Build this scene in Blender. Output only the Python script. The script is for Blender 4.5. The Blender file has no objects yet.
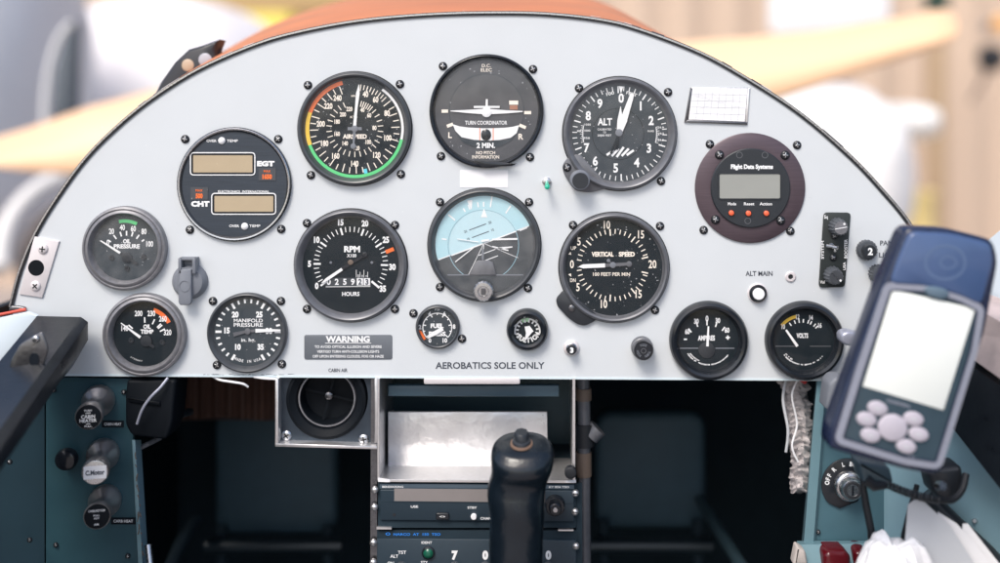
import bpy, bmesh, math, random
from mathutils import Vector, Matrix, noise
random.seed(7)
R_ = math.radians
scn = bpy.context.scene
COL = scn.collection
S = 0.00075            # metres per photo pixel on the instrument panel
D = 0.85               # camera to panel
CX, CY = 535.0, 110.0  # where the camera axis meets the panel

# ------------------------------------------------------------------ camera
cam = bpy.data.cameras.new('camera'); camo = bpy.data.objects.new('camera', cam); COL.objects.link(camo)
camo.location = (0, -D, 0); camo.rotation_euler = (R_(90), 0, 0)
cam.sensor_width = 36; cam.lens = 36*D/(1000*S)
cam.shift_x = (500-CX)/1000; cam.shift_y = -(281.5-CY)/1000
cam.clip_start = 0.01; cam.clip_end = 500
cam.dof.use_dof = True; cam.dof.focus_distance = D-0.004; cam.dof.aperture_fstop = 2.2
scn.camera = camo

# ------------------------------------------------------------------ light
SUN_EL, SUN_AZ = 50, 205      # sun behind the camera, a little to the left, through thin cloud
w = bpy.data.worlds.new('World'); scn.world = w; w.use_nodes = True
nt = w.node_tree; bg = nt.nodes['Background']
sky = nt.nodes.new('ShaderNodeTexSky'); sky.sky_type = 'NISHITA'; sky.sun_disc = False
sky.sun_elevation = R_(SUN_EL); sky.sun_rotation = R_(SUN_AZ); sky.air_density = 1.0; sky.dust_density = 3.0
nt.links.new(sky.outputs[0], bg.inputs[0]); bg.inputs[1].default_value = 0.13
sun = bpy.data.lights.new('sun', 'SUN'); sun.energy = 1.5; sun.angle = R_(22); sun.color = (1, 0.95, 0.88)
suno = bpy.data.objects.new('sun', sun); COL.objects.link(suno)
az, el = R_(SUN_AZ), R_(SUN_EL)
sdir = Vector((math.sin(az)*math.cos(el), math.cos(az)*math.cos(el), math.sin(el)))
suno.rotation_euler = sdir.to_track_quat('Z', 'Y').to_euler()
scn.view_settings.view_transform = 'Standard'; scn.view_settings.look = 'None'
scn.view_settings.gamma = 1; scn.view_settings.exposure = 0.7

# ------------------------------------------------------------------ helpers
def sc(d): return S*(D-d)/D
def W(px, py, d=0.0):
    s = sc(d); return Vector(((px-CX)*s, -d, (CY-py)*s))
def lin(c):
    return tuple(((v/255)/12.92 if v/255 <= .04045 else ((v/255+.055)/1.055)**2.4) for v in c)

MATS = {}
def mat(name, col, rough=.5, metal=0, nscale=900, ncol=.08, bump=.0, spec=.5, coat=0, emit=0, stretch=None, specks=0, bscale=None):
    if name in MATS: return MATS[name]
    m = bpy.data.materials.new(name); m.use_nodes = True; t = m.node_tree
    b = t.nodes['Principled BSDF']
    tc = t.nodes.new('ShaderNodeTexCoord'); mp = t.nodes.new('ShaderNodeMapping')
    t.links.new(tc.outputs['Object'], mp.inputs[0])
    if stretch: mp.inputs['Scale'].default_value = stretch
    n = t.nodes.new('ShaderNodeTexNoise'); n.inputs['Scale'].default_value = nscale; n.inputs['Detail'].default_value = 4
    t.links.new(mp.outputs[0], n.inputs['Vector'])
    mx = t.nodes.new('ShaderNodeMix'); mx.data_type = 'RGBA'
    lo = tuple(max(0, c*(1-ncol)) for c in col); hi = tuple(min(1, c*(1+ncol)) for c in col)
    mx.inputs[6].default_value = (*lo, 1); mx.inputs[7].default_value = (*hi, 1)
    t.links.new(n.outputs['Fac'], mx.inputs[0]); out = mx.outputs[2]
    if specks:
        v = t.nodes.new('ShaderNodeTexNoise'); v.inputs['Scale'].default_value = 650; v.inputs['Detail'].default_value = 0
        t.links.new(tc.outputs['Object'], v.inputs['Vector'])
        r = t.nodes.new('ShaderNodeValToRGB'); r.color_ramp.elements[0].position = 1-specks; r.color_ramp.elements[1].position = 1-specks+.04
        t.links.new(v.outputs['Fac'], r.inputs[0])
        m2 = t.nodes.new('ShaderNodeMix'); m2.data_type = 'RGBA'; m2.inputs[7].default_value = (.35, .36, .38, 1)
        t.links.new(r.outputs[0], m2.inputs[0]); t.links.new(out, m2.inputs[6]); out = m2.outputs[2]
    t.links.new(out, b.inputs['Base Color'])
    b.inputs['Roughness'].default_value = rough; b.inputs['Metallic'].default_value = metal
    b.inputs['Specular IOR Level'].default_value = spec; b.inputs['Coat Weight'].default_value = coat
    mr = t.nodes.new('ShaderNodeMapRange'); mr.inputs[3].default_value = max(.02, rough-.08); mr.inputs[4].default_value = min(1, rough+.08)
    t.links.new(n.outputs['Fac'], mr.inputs[0]); t.links.new(mr.outputs[0], b.inputs['Roughness'])
    if bump:
        bn = t.nodes.new('ShaderNodeBump'); bn.inputs['Strength'].default_value = bump; bn.inputs['Distance'].default_value = .0006
        src = n
        if bscale:
            src = t.nodes.new('ShaderNodeTexNoise'); src.inputs['Scale'].default_value = bscale
            t.links.new(mp.outputs[0], src.inputs['Vector'])
        t.links.new(src.outputs['Fac'], bn.inputs['Height']); t.links.new(bn.outputs[0], b.inputs['Normal'])
    if emit:
        b.inputs['Emission Color'].default_value = (*col, 1); b.inputs['Emission Strength'].default_value = emit
    MATS[name] = m; return m
def glassmat(name, dust=.02, tint=(1, 1, 1)):
    m = bpy.data.materials.new(name); m.use_nodes = True; t = m.node_tree; t.nodes.clear()
    o = t.nodes.new('ShaderNodeOutputMaterial'); tr = t.nodes.new('ShaderNodeBsdfTransparent'); tr.inputs[0].default_value = (*tint, 1)
    g = t.nodes.new('ShaderNodeBsdfGlossy'); g.inputs['Roughness'].default_value = .03
    lw = t.nodes.new('ShaderNodeLayerWeight'); pw = t.nodes.new('ShaderNodeMath'); pw.operation = 'POWER'; pw.inputs[1].default_value = 5
    f = t.nodes.new('ShaderNodeMath'); f.operation = 'MULTIPLY_ADD'; f.inputs[1].default_value = .9; f.inputs[2].default_value = .022
    t.links.new(lw.outputs['Facing'], pw.inputs[0]); t.links.new(pw.outputs[0], f.inputs[0])
    a = t.nodes.new('ShaderNodeMixShader'); t.links.new(f.outputs[0], a.inputs[0]); t.links.new(tr.outputs[0], a.inputs[1]); t.links.new(g.outputs[0], a.inputs[2])
    df = t.nodes.new('ShaderNodeBsdfDiffuse'); df.inputs[0].default_value = (.8, .8, .8, 1)
    n = t.nodes.new('ShaderNodeTexNoise'); n.inputs['Scale'].default_value = 90; n.inputs['Detail'].default_value = 6
    tc = t.nodes.new('ShaderNodeTexCoord'); t.links.new(tc.outputs['Object'], n.inputs['Vector'])
    mr = t.nodes.new('ShaderNodeMapRange'); mr.inputs[1].default_value = .35; mr.inputs[2].default_value = .75; mr.inputs[3].default_value = dust*.3; mr.inputs[4].default_value = dust*2
    t.links.new(n.outputs['Fac'], mr.inputs[0])
    b = t.nodes.new('ShaderNodeMixShader'); t.links.new(mr.outputs[0], b.inputs[0]); t.links.new(a.outputs[0], b.inputs[1]); t.links.new(df.outputs[0], b.inputs[2])
    t.links.new(b.outputs[0], o.inputs[0]); return m

M = dict(
 panel=mat('panel_paint', (.585, .617, .642), .40, nscale=28, ncol=.035, bump=.12, bscale=1600),
 panel_edge=mat('panel_edge', (.62, .72, .76), .4),
 black=mat('black_plastic', (.020, .024, .030), .38, bump=.15),
 gloss=mat('gloss_black', (.012, .015, .020), .18, nscale=300),
 rubber=mat('black_rubber', (.012, .014, .018), .55),
 bezel=mat('bezel_black', (.055, .060, .068), .36, nscale=200, ncol=.2, bump=.1),
 bezelgrey=mat('bezel_worn_grey', (.20, .20, .215), .42, metal=.35, nscale=260, ncol=.35, bump=.3),
 bezelmid=mat('bezel_mid_grey', (.13, .135, .15), .35, metal=.2, nscale=200, ncol=.25),
 knurl=mat('knob_grey', (.07, .078, .09), .4, ncol=.2, bump=.2),
 dialclean=mat('dial_clean_black', (.006, .012, .017), .6, spec=.2),
 dial=mat('dial_black', (.006, .012, .017), .6, spec=.2, specks=.19),
 dialcharcoal=mat('dial_charcoal', (.038, .049, .059), .55, spec=.3, specks=.17),
 dialgrey=mat('dial_grey', (.070, .074, .083), .6, spec=.3, specks=.17),
 dialdisc=mat('dial_disc_grey', (.065, .068, .076), .55),
 egt=mat('egt_face', (.030, .040, .055), .42, stretch=(.04, 1, 1), nscale=1500, ncol=.35, bump=.1),
 white=mat('mark_white', (.80, .81, .82), .6, ncol=.04),
 cream=mat('mark_cream', (.85, .78, .69), .6, ncol=.05),
 orange=mat('mark_orange', (.85, .16, .03), .5, ncol=.05),
 yellow=mat('mark_yellow', (.85, .55, .06), .5, ncol=.05),
 green=mat('mark_green', (.10, .62, .22), .5, ncol=.05),
 cyan=mat('mark_cyan', (.10, .60, .75), .5),
 blue=mat('mark_blue', (.02, .22, .75), .5),
 textdark=mat('lettering_dark', (.05, .06, .08), .6),
 skyblue=mat('horizon_sky', (.40, .63, .70), .5, ncol=.03),
 skyblue_in=mat('horizon_sky_disc', (.47, .66, .72), .5, ncol=.03),
 gnd=mat('horizon_ground', (.05, .058, .065), .5),
 gnd_in=mat('horizon_ground_disc', (.040, .048, .056), .5),
 lcd=mat('lcd_tan', (.44, .355, .24), .25, ncol=.05, nscale=80),
 lcdgrey=mat('lcd_grey', (.30, .31, .29), .22, ncol=.05, nscale=80),
 purple=mat('flange_purple', (.088, .064, .077), .38, metal=.3, stretch=(.05, 1, 1), nscale=1200, ncol=.25),
 screwblack=mat('screw_black', (.020, .022, .026), .28, metal=.3),
 steel=mat('steel', (.55, .55, .56), .28, metal=1, nscale=500, ncol=.15, bump=.1),
 steeldark=mat('steel_dark', (.16, .16, .17), .3, metal=.9, nscale=500, ncol=.3, bump=.2),
 pullmetal=mat('pull_metal', (.42, .40, .40), .3, metal=.85, nscale=60, ncol=.15),
 alu=mat('aluminium', (.72, .71, .71), .34, metal=.85, nscale=250, ncol=.12, bump=.2),
 pinkplate=mat('pale_plate', (.66, .62, .63), .45, metal=.15, ncol=.05),
 greyplastic=mat('grey_plastic', (.17, .185, .215), .5, bump=.15),
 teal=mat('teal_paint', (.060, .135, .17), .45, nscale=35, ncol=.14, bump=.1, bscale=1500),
 tealshade=mat('teal_paint_shaded', (.020, .055, .075), .5, nscale=35, ncol=.15),  # the teal paint again, with shade mixed into its colour
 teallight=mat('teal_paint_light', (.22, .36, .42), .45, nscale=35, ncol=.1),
 boxblack=mat('box_black', (.004, .006, .009), .6, spec=.15),
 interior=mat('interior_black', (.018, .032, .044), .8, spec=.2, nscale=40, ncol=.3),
 pedal=mat('pedal_black', (.05, .095, .125), .6, nscale=60, ncol=.2),
 brown=mat('brown_ribbed', (.12, .065, .05), .6, nscale=50, ncol=.3),
 radio=mat('radio_face', (.017, .033, .048), .45, nscale=400, ncol=.1),
 radiolit=mat('radio_bar', (.06, .09, .12), .4),
 radiolcd=mat('radio_window', (.22, .20, .195), .4, nscale=70, ncol=.08),
 leather=mat('grip_black', (.005, .009, .014), .24, nscale=160, ncol=.3, bump=.22, bscale=420),
 tan=mat('tan_fitting', (.15, .11, .085), .5),
 paper=mat('paper', (.80, .80, .82), .7, nscale=30, ncol=.04),
 papergrey=mat('paper_grey', (.52, .54, .57), .7, nscale=30, ncol=.05),
 cloth=mat('white_cloth', (.82, .82, .84), .85, nscale=400, ncol=.03, bump=.3),
 red=mat('red_plastic', (.09, .005, .009), .2),
 gpsblue=mat('gps_blue', (.009, .016, .045), .26, nscale=60, ncol=.1, coat=.2),
 gpsdome=mat('gps_dome_blue', (.050, .090, .20), .33, nscale=60, ncol=.08, coat=.3),
 gpsface=mat('gps_face', (.04, .065, .085), .16, nscale=60, ncol=.2),
 gpsrim=mat('gps_rim', (.36, .38, .46), .3, metal=.4),
 gpsscreen=mat('gps_screen', (.80, .83, .80), .22, nscale=20, ncol=.04),
 key=mat('gps_key', (.46, .43, .49), .5),
 cowl=mat('cowl_orange', (.60, .215, .09), .45, nscale=22, ncol=.3, stretch=(.3, 1, 2), bump=.2, bscale=300),
 prop=mat('prop_wood', (.86, .57, .35), .4, nscale=6, ncol=.1, stretch=(.2, 1, 3)),
 railblack=mat('rail_black', (.010, .013, .018), .30, nscale=90, ncol=.4, bump=.25, bscale=200),
 railworn=mat('rail_worn', (.46, .38, .37), .55, nscale=70, ncol=.35, bump=.3, bscale=300),
 palerail=mat('pale_side', (.60, .68, .74), .4, nscale=30, ncol=.05),
 foam=mat('foam_white', (.50, .46, .46), .9, nscale=300, ncol=.25, bump=.6),
)
G_CLEAR = glassmat('glass_clear', .006); G_DUST = glassmat('glass_dusty', .028); G_VDUST = glassmat('glass_hazy', .05)

TCACHE = {}
def text_geo(s, bold):
    key = (s, bold)
    if key in TCACHE: return TCACHE[key]
    cu = bpy.data.curves.new('t', 'FONT'); cu.body = s; cu.size = 1; cu.offset = bold; cu.resolution_u = 3
    cu.align_x = 'LEFT'; o = bpy.data.objects.new('t', cu); COL.objects.link(o)
    bpy.context.view_layer.update()
    dg = bpy.context.evaluated_depsgraph_get(); me = bpy.data.meshes.new_from_object(o.evaluated_get(dg))
    vs = [(v.co.x, v.co.y) for v in me.vertices]; fs = [tuple(p.vertices) for p in me.polygons]
    bpy.data.objects.remove(o); bpy.data.curves.remove(cu); bpy.data.meshes.remove(me)
    TCACHE[key] = (vs, fs); return vs, fs
CAP = None
def roundpoly(pts, r, n=5):
    out = []; N = len(pts)
    for i in range(N):
        p0, p1, p2 = Vector(pts[i-1]), Vector(pts[i]), Vector(pts[(i+1) % N])
        a = (p0-p1); b = (p2-p1); rr = min(r, a.length*.45, b.length*.45)
        a = p1+a.normalized()*rr; b = p1+b.normalized()*rr
        for k in range(n+1):
            t = k/n; out.append(tuple(a*(1-t)**2+p1*2*t*(1-t)+b*t*t))
    return out
def inset(pts, d):
    N = len(pts); area = sum(pts[i][0]*pts[(i+1) % N][1]-pts[(i+1) % N][0]*pts[i][1] for i in range(N))
    sg = 1 if area > 0 else -1; out = []
    for i in range(N):
        p0, p1, p2 = Vector(pts[i-1]), Vector(pts[i]), Vector(pts[(i+1) % N])
        e1 = (p1-p0); e2 = (p2-p1)
        e1 = e1.normalized() if e1.length > 1e-9 else e2.normalized(); e2 = e2.normalized() if e2.length > 1e-9 else e1
        n1 = Vector((-e1.y, e1.x))*sg; n2 = Vector((-e2.y, e2.x))*sg
        nn = (n1+n2); nn = nn.normalized() if nn.length > 1e-6 else n1
        c = max(.5, nn.dot(n1)); out.append(tuple(p1+nn*(d/c)))
    return out
def rect(x0, x1, z0, z1): return [(x0, z0), (x1, z0), (x1, z1), (x0, z1)]
def circ(cx, cz, r, n=32, rz=None): return [(cx+r*math.cos(2*math.pi*i/n), cz+(rz or r)*math.sin(2*math.pi*i/n)) for i in range(n)]

class MB:
    """mesh collector in 'pixel' units: x right, z up, h towards the camera; k metres per unit"""
    def __init__(s, k=S): s.v = []; s.f = []; s.m = []; s.k = k; s.mats = []
    def mi(s, m):
        m = M[m] if isinstance(m, str) else m
        if m not in s.mats: s.mats.append(m)
        return s.mats.index(m)
    def add(s, vs, fs, m):
        b = len(s.v); i = s.mi(m)
        s.v += [(x*s.k, -h*s.k, z*s.k) for x, z, h in vs]
        for f in fs: s.f.append(tuple(b+j for j in f)); s.m.append(i)
        return s
    def poly(s, pts, h, m): return s.add([(x, z, h) for x, z in pts], [tuple(range(len(pts)))], m)
    def slab(s, pts, h0, h1, m, bev=0, back=True):
        N = len(pts)
        rings = [(pts, h0), (pts, h1-bev)] if bev else [(pts, h0), (pts, h1)]
        if bev: rings += [(inset(pts, bev*.4), h1-bev*.3), (inset(pts, bev), h1)]
        vs = [(x, z, h) for p, h in rings for x, z in p]; fs = []
        for r in range(len(rings)-1):
            for i in range(N): j = (i+1) % N; fs.append((r*N+i, r*N+j, (r+1)*N+j, (r+1)*N+i))
        fs.append(tuple(range((len(rings)-1)*N, len(rings)*N)))
        if back: fs.append(tuple(range(N))[::-1])
        return s.add(vs, fs, m)
    def ring(s, po, pi, h, m):
        N = len(po); vs = [(x, z, h) for x, z in po]+[(x, z, h) for x, z in pi]
        return s.add(vs, [(i, (i+1) % N, N+(i+1) % N, N+i) for i in range(N)], m)
    def frame(s, po, pi, h0, h1, m):   # raised frame
        N = len(po); vs = []
        for p, h in ((po, h0), (po, h1), (pi, h1), (pi, h0)): vs += [(x, z, h) for x, z in p]
        fs = [(r*N+i, r*N+(i+1) % N, (r+1)*N+(i+1) % N, (r+1)*N+i) for r in range(3) for i in range(N)]
        return s.add(vs, fs, m)
    def lathe(s, prof, m, c=(0, 0), n=64, cap=False, wob=None):
        vs = []
        for r, h in prof:
            for i in range(n):
                a = 2*math.pi*i/n; rr = r+(wob(a, r) if wob else 0)
                vs.append((c[0]+rr*math.cos(a), c[1]+rr*math.sin(a), h))
        fs = [(q*n+i, q*n+(i+1) % n, (q+1)*n+(i+1) % n, (q+1)*n+i) for q in range(len(prof)-1) for i in range(n)]
        if cap: fs.append(tuple(range((len(prof)-1)*n, len(prof)*n)))
        return s.add(vs, fs, m)
    def tick(s, ang, r0, r1, wd, m, h=1.3, c=(0, 0)):
        a = R_(90-ang); u = Vector((math.cos(a), math.sin(a))); p = Vector((-u.y, u.x))*wd/2; o = Vector(c)
        return s.poly([tuple(o+u*r0-p), tuple(o+u*r1-p), tuple(o+u*r1+p), tuple(o+u*r0+p)], h, m)
    def arc(s, r0, r1, a0, a1, m, h=1.25, c=(0, 0), n=24):
        po = []; 
        for i in range(n+1):
            a = R_(90-(a0+(a1-a0)*i/n)); po.append((math.cos(a), math.sin(a)))
        vs = [(c[0]+x*r0, c[1]+z*r0, h) for x, z in po]+[(c[0]+x*r1, c[1]+z*r1, h) for x, z in po]
        return s.add(vs, [(i, i+1, n+2+i, n+1+i) for i in range(n)], m)
    def line(s, a, b, wd, m, h=1.3, wd2=None):
        a = Vector(a); b = Vector(b); u = (b-a).normalized(); p = Vector((-u.y, u.x)); w2 = wd if wd2 is None else wd2
        return s.poly([tuple(a-p*wd/2), tuple(b-p*w2/2), tuple(b+p*w2/2), tuple(a+p*wd/2)], h, m)
    def text(s, t, x, z, cap, m, h=1.35, bold=.012, wid=None, rot=0, sx=None):
        global CAP
        if CAP is None:
            vs, _ = text_geo('H', 0); CAP = max(v[1] for v in vs)
        vs, fs = text_geo(t, round(bold*1.35+.004 if cap > 3.7 else min(bold, .02), 4)); k = cap/CAP
        x0 = min(v[0] for v in vs); x1 = max(v[0] for v in vs)
        kx = wid/(x1-x0) if wid else k*(sx or .9)
        cr, sr = math.cos(R_(rot)), math.sin(R_(rot)); out = []
        for vx, vy in vs:
            a = (vx-(x0+x1)/2)*kx; b = (vy-CAP/2)*k
            out.append((x+a*cr-b*sr, z+a*sr+b*cr, h))
        return s.add(out, fs, m)
    def arctext(s, t, c, r, a0, a1, cap, m, h=1.35, inward=False, bold=.012):
        n = len(t)
        for i, ch in enumerate(t):
            if ch == ' ': continue
            a = a0+(a1-a0)*(i/(n-1) if n > 1 else 0)
            s.text(ch, c[0]+r*math.sin(R_(a)), c[1]+r*math.cos(R_(a)), cap, m, h, bold, rot=(-a+180 if inward else -a), sx=.85)
        return s
    def tube(s, pts, r, m, n=12, caps=True):   # pts (x,z,h)
        P = [Vector((p[0], p[1], p[2])) for p in pts]
        if 4 <= len(P) <= 8 and not isinstance(r, (list, tuple)):
            Q = []
            for i in range(len(P)-1):
                p0, p1, p2, p3 = P[max(i-1, 0)], P[i], P[i+1], P[min(i+2, len(P)-1)]
                for q in range(5):
                    t = q/5; Q.append(.5*((2*p1)+(p2-p0)*t+(2*p0-5*p1+4*p2-p3)*t*t+(3*p1-p0-3*p2+p3)*t**3))
            P = Q+[P[-1]]
        rs = r if isinstance(r, (list, tuple)) else [r]*len(P)
        vs = []; up = None
        for i, p in enumerate(P):
            t = (P[min(i+1, len(P)-1)]-P[max(i-1, 0)]).normalized()
            if up is None: up = t.orthogonal().normalized()
            up = (up-t*up.dot(t)).normalized(); q = t.cross(up)
            for j in range(n):
                a = 2*math.pi*j/n; vs.append(tuple(p+(up*math.cos(a)+q*math.sin(a))*rs[i]))
        fs = [(i*n+j, i*n+(j+1) % n, (i+1)*n+(j+1) % n, (i+1)*n+j) for i in range(len(P)-1) for j in range(n)]
        if caps: fs += [tuple(range(n))[::-1], tuple(range((len(P)-1)*n, len(P)*n))]
        return s.add(vs, fs, m)
    def build(s, name, parent=None, loc=None, smooth=38):
        me = bpy.data.meshes.new(name); me.from_pydata(s.v, [], s.f)
        for m in s.mats: me.materials.append(m)
        me.polygons.foreach_set('material_index', s.m)
        bm = bmesh.new(); bm.from_mesh(me); bmesh.ops.recalc_face_normals(bm, faces=[f for f in bm.faces if len(f.edges) and any(not e.is_boundary for e in f.edges)])
        bm.to_mesh(me); bm.free()
        me.polygons.foreach_set('use_smooth', [True]*len(me.polygons)); me.update()
        me.set_sharp_from_angle(angle=R_(smooth))
        o = bpy.data.objects.new(name, me); COL.objects.link(o)
        if parent: o.parent = parent
        if loc is not None: o.location = loc
        return o
def tag(o, label, cat, group=None, kind=None):
    if label: o['label'] = label
    if cat: o['category'] = cat
    if group: o['group'] = group
    if kind: o['kind'] = kind
    return o
def thing(name, label, cat, px, py, d=0, group=None):
    o = bpy.data.objects.new(name, None); o.empty_display_size = .01; COL.objects.link(o)
    o.location = W(px, py, d); return tag(o, label, cat, group)
def wpoly(pts, d0, d1=None):   # pixel outline (abs) at depth -> world points
    return [W(x, y, d0) for x, y in pts]
class WB(MB):
    """mesh collector fed with absolute photo pixels + depth d (metres towards camera); origin at a given point"""
    def __init__(s, px, py, d=0): super().__init__(1.0); s.o = W(px, py, d)
    def p(s, x, y, d): q = W(x, y, d)-s.o; return (q.x, q.z, -q.y)
    def loft(s, rings, m, closed=True, cap0=True, cap1=True):  # rings: list of lists (x,y,d)
        N = len(rings[0]); vs = [s.p(*q) for r in rings for q in r]; fs = []
        for r in range(len(rings)-1):
            for i in range(N if closed else N-1):
                j = (i+1) % N; fs.append((r*N+i, r*N+j, (r+1)*N+j, (r+1)*N+i))
        if cap0: fs.append(tuple(range(N))[::-1])
        if cap1: fs.append(tuple(range((len(rings)-1)*N, len(rings)*N)))
        return s.add(vs, fs, m)
    def plate(s, pts, d, th, m, bev=0):  # front face at d, thickness th (m) backwards
        k = sc(d); P = [s.p(x, y, d) for x, y in pts]
        q = [(a[0], a[1]) for a in P]; h = P[0][2]
        return s.slab(q, h-th, h, m, bev)
    def wtube(s, pts, r, m, n=12): return s.tube([s.p(*q) for q in pts], r, m, n)

# ------------------------------------------------------------------ outdoor setting
GZ = -1.45
def struct(mb, name, loc=(0, 0, 0)):
    o = mb.build(name, loc=loc); o['kind'] = 'structure'; return o
g = MB(1); g.add([(-150, GZ, 60), (150, GZ, 60), (150, GZ, -150), (-150, GZ, -150)], [(0, 1, 2, 3)], mat('ground_concrete', (.34, .30, .28), .8, nscale=1.5, ncol=.2, bump=.2))
struct(g, 'ground')

# hangar wall of upright corrugated sheet
o = thing('hangar_wall', 'pale beige wall of upright corrugated sheet far behind the cockpit', 'wall', 535, 290, -8.5)
m = MB(1); x = -9.0; vs = []; fs = []
i = 0
while x < 9.0:
    dz = (.0, .05, .05, .0)[i % 4]; vs += [(x, GZ-o.location.z, dz), (x, 5.0, dz)]; x += (.07, .09, .07, .16)[i % 4]; i += 1
for q in range(i-1): fs.append((2*q, 2*q+2, 2*q+3, 2*q+1))
m.add(vs, fs, mat('corrugated_beige', (.56, .43, .33), .6, nscale=1.2, ncol=.12, stretch=(3, 1, .2))); m.build('sheeting', o)
m = MB(1); m.slab([(-9, 5.0), (9, 5.0), (9, 5.25), (-9, 5.25)], -.2, .15, mat('eave_brown', (.45, .33, .25), .6)); m.build('eave', o)

def bgplate(name, label, cat, pts, d, th, material, bev=.01, group=None):
    cx = sum(p[0] for p in pts)/len(pts); cy = max(p[1] for p in pts)
    b = WB(cx, cy, d); b.plate(pts, d, th, material, bev); o = b.build(name, loc=W(cx, cy, d)); return tag(o, label, cat, group)
bgplate('sign_board', 'blank white board hanging above the orange propeller blade', 'board',
        roundpoly([(771, -60), (892, -60), (890, 25), (771, 33)], 8), -4.5, .06, mat('board_white', (.86, .86, .88), .5, ncol=.02, nscale=5))
o = thing('door_post', 'brown upright post of the hangar door beside the corrugated wall', 'post', 941, 230, -7.5)
b = WB(941, 230, -7.5); b.plate([(930, 300), (930, -80), (948, -80), (948, 300)], -7.5, .12, mat('post_brown', (.42, .30, .19), .6), .01); b.build('post', o)
b = WB(941, 230, -7.5); b.plate([(929, 20), (929, -30), (949, -30), (949, 20)], -7.45, .1, mat('post_cap_green', (.02, .05, .035), .6), .005); b.build('bracket', o)

def lump(name, label, cat, cx, cy, d, rx, ry, rd, m, amp=.12, freq=2.0, seed=0, n=28, flat=None):
    mb = MB(1); k = sc(d); vs = []; fs = []
    for a in range(n+1):
        th = math.pi*a/n
        for q in range(n*2):
            ph = math.pi*q/n; u = Vector((math.sin(th)*math.cos(ph), math.sin(th)*math.sin(ph), math.cos(th)))
            f = 1+amp*noise.fractal(u*freq+Vector((seed, 0, 0)), 1, 2, 4)
            uu = Vector([math.copysign(abs(c)**.75, c) for c in u])
            z = uu.z*ry*k*f
            if flat is not None: z = max(z, -flat*k)
            vs.append((uu.x*rx*k*f, z, uu.y*rd*f))
    N = n*2
    for a in range(n):
        for q in range(N): fs.append((a*N+q, a*N+(q+1) % N, (a+1)*N+(q+1) % N, (a+1)*N+q))
    mb.add(vs, fs, m); o = mb.build(name, loc=W(cx, cy, d)); return tag(o, label, cat) if label else o
lump('covered_aircraft', 'large white cloth cover over a parked aircraft behind the left propeller blade', 'aircraft cover', 172, 128, -4.0, 128, 126, .8, mat('cover_white', (.88, .84, .84), .8, nscale=4, ncol=.04), .04, 1.3, 3)
lump('engine_cowling', 'smooth blue grey engine cowling of a parked aircraft at the left edge', 'cowling', -40, 90, -2.6, 106, 190, .5, mat('cowling_grey', (.66, .67, .70), .45, nscale=5, ncol=.1), .05, 1.2, 9)
lump('white_tarpaulin', 'heap of sunlit white tarpaulin on the ground right of the panel', 'tarpaulin', 800, 175, -5.0, 95, 92, .7, mat('tarp_white', (.86, .84, .82), .8, nscale=4, ncol=.05), .05, 1.4, 5)
lump('white_sack', 'white sack standing above the yellow drum by the hangar wall', 'sack', 900, 122, -5.4, 34, 18, .3, mat('sack_white', (.88, .86, .82), .8, nscale=6, ncol=.05), .06, 1.5, 8)
o = thing('yellow_drum', 'yellow drum under the white sack near the hangar wall', 'drum', 905, 250, -5.4)
k = sc(-5.4); m = MB(k)
for (h0, h1) in ((-70, 60),):
    N = 32; vs = []
    prof = [(0, h1), (29, h1), (31, h1-3), (29, h1-6), (29, 22), (31, 20), (29, 18), (29, -22), (31, -24), (29, -26), (29, h0)]
    for r, z in prof: vs += [(r*math.cos(2*math.pi*i/N), z, r*math.sin(2*math.pi*i/N)) for i in range(N)]
    m.add(vs, [(q*N+i, q*N+(i+1) % N, (q+1)*N+(i+1) % N, (q+1)*N+i) for q in range(len(prof)-1) for i in range(N)], mat('drum_yellow', (.85, .66, .28), .5, nscale=4))
m.build('barrel', o)
# dark lamp on the wall at right
o = thing('wall_lamp', 'small black lamp on an arm against the corrugated wall at the right edge', 'lamp', 992, 58, -6.5)
k = sc(-6.5); m = MB(k); m.lathe([(0, 10), (8, 9), (13, 4), (14, -4), (9, -10), (0, -12)], 'rubber', n=20); m.build('lamp_head', o)
m = MB(k); m.tube([(0, -8, -6), (-6, -24, -12), (-14, -44, -20)], 2.5, mat('lamp_arm', (.25, .18, .15), .6)); m.build('arm', o)
o = thing('amber_lamp', 'orange lamp above the black wall lamp at the right edge', 'lamp', 1000, 24, -6.5)
m = MB(k); m.lathe([(0, 8), (7, 6), (9, 0), (7, -6), (0, -8)], mat('lamp_orange', (.85, .45, .15), .4), n=20); m.build('lens', o)
m = MB(k); m.lathe([(3, -8), (4, -14), (6, -30)], 'greyplastic', n=12); m.build('stem', o)
# left: wheel hoop
o = thing('wheel_hoop', 'pale curved wheel fairing beside the left edge of the panel', 'wheel fairing', 30, 300, -1.9)
b = WB(30, 300, -1.9); P = []
for i in range(15):
    a = R_(185-95*i/14); P.append((92+92*math.cos(a), 262-90*math.sin(a), -1.9-.02*i))
b.wtube(P, .024, mat('hoop_pale', (.72, .70, .68), .5, nscale=5)); b.build('rim', o)
b = WB(30, 300, -1.9); b.wtube([(88, 262, -2.0), (96, 262, -2.1)], .17, mat('tyre_brown', (.12, .10, .095), .8, nscale=10), 28); b.build('tyre', o)
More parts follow.
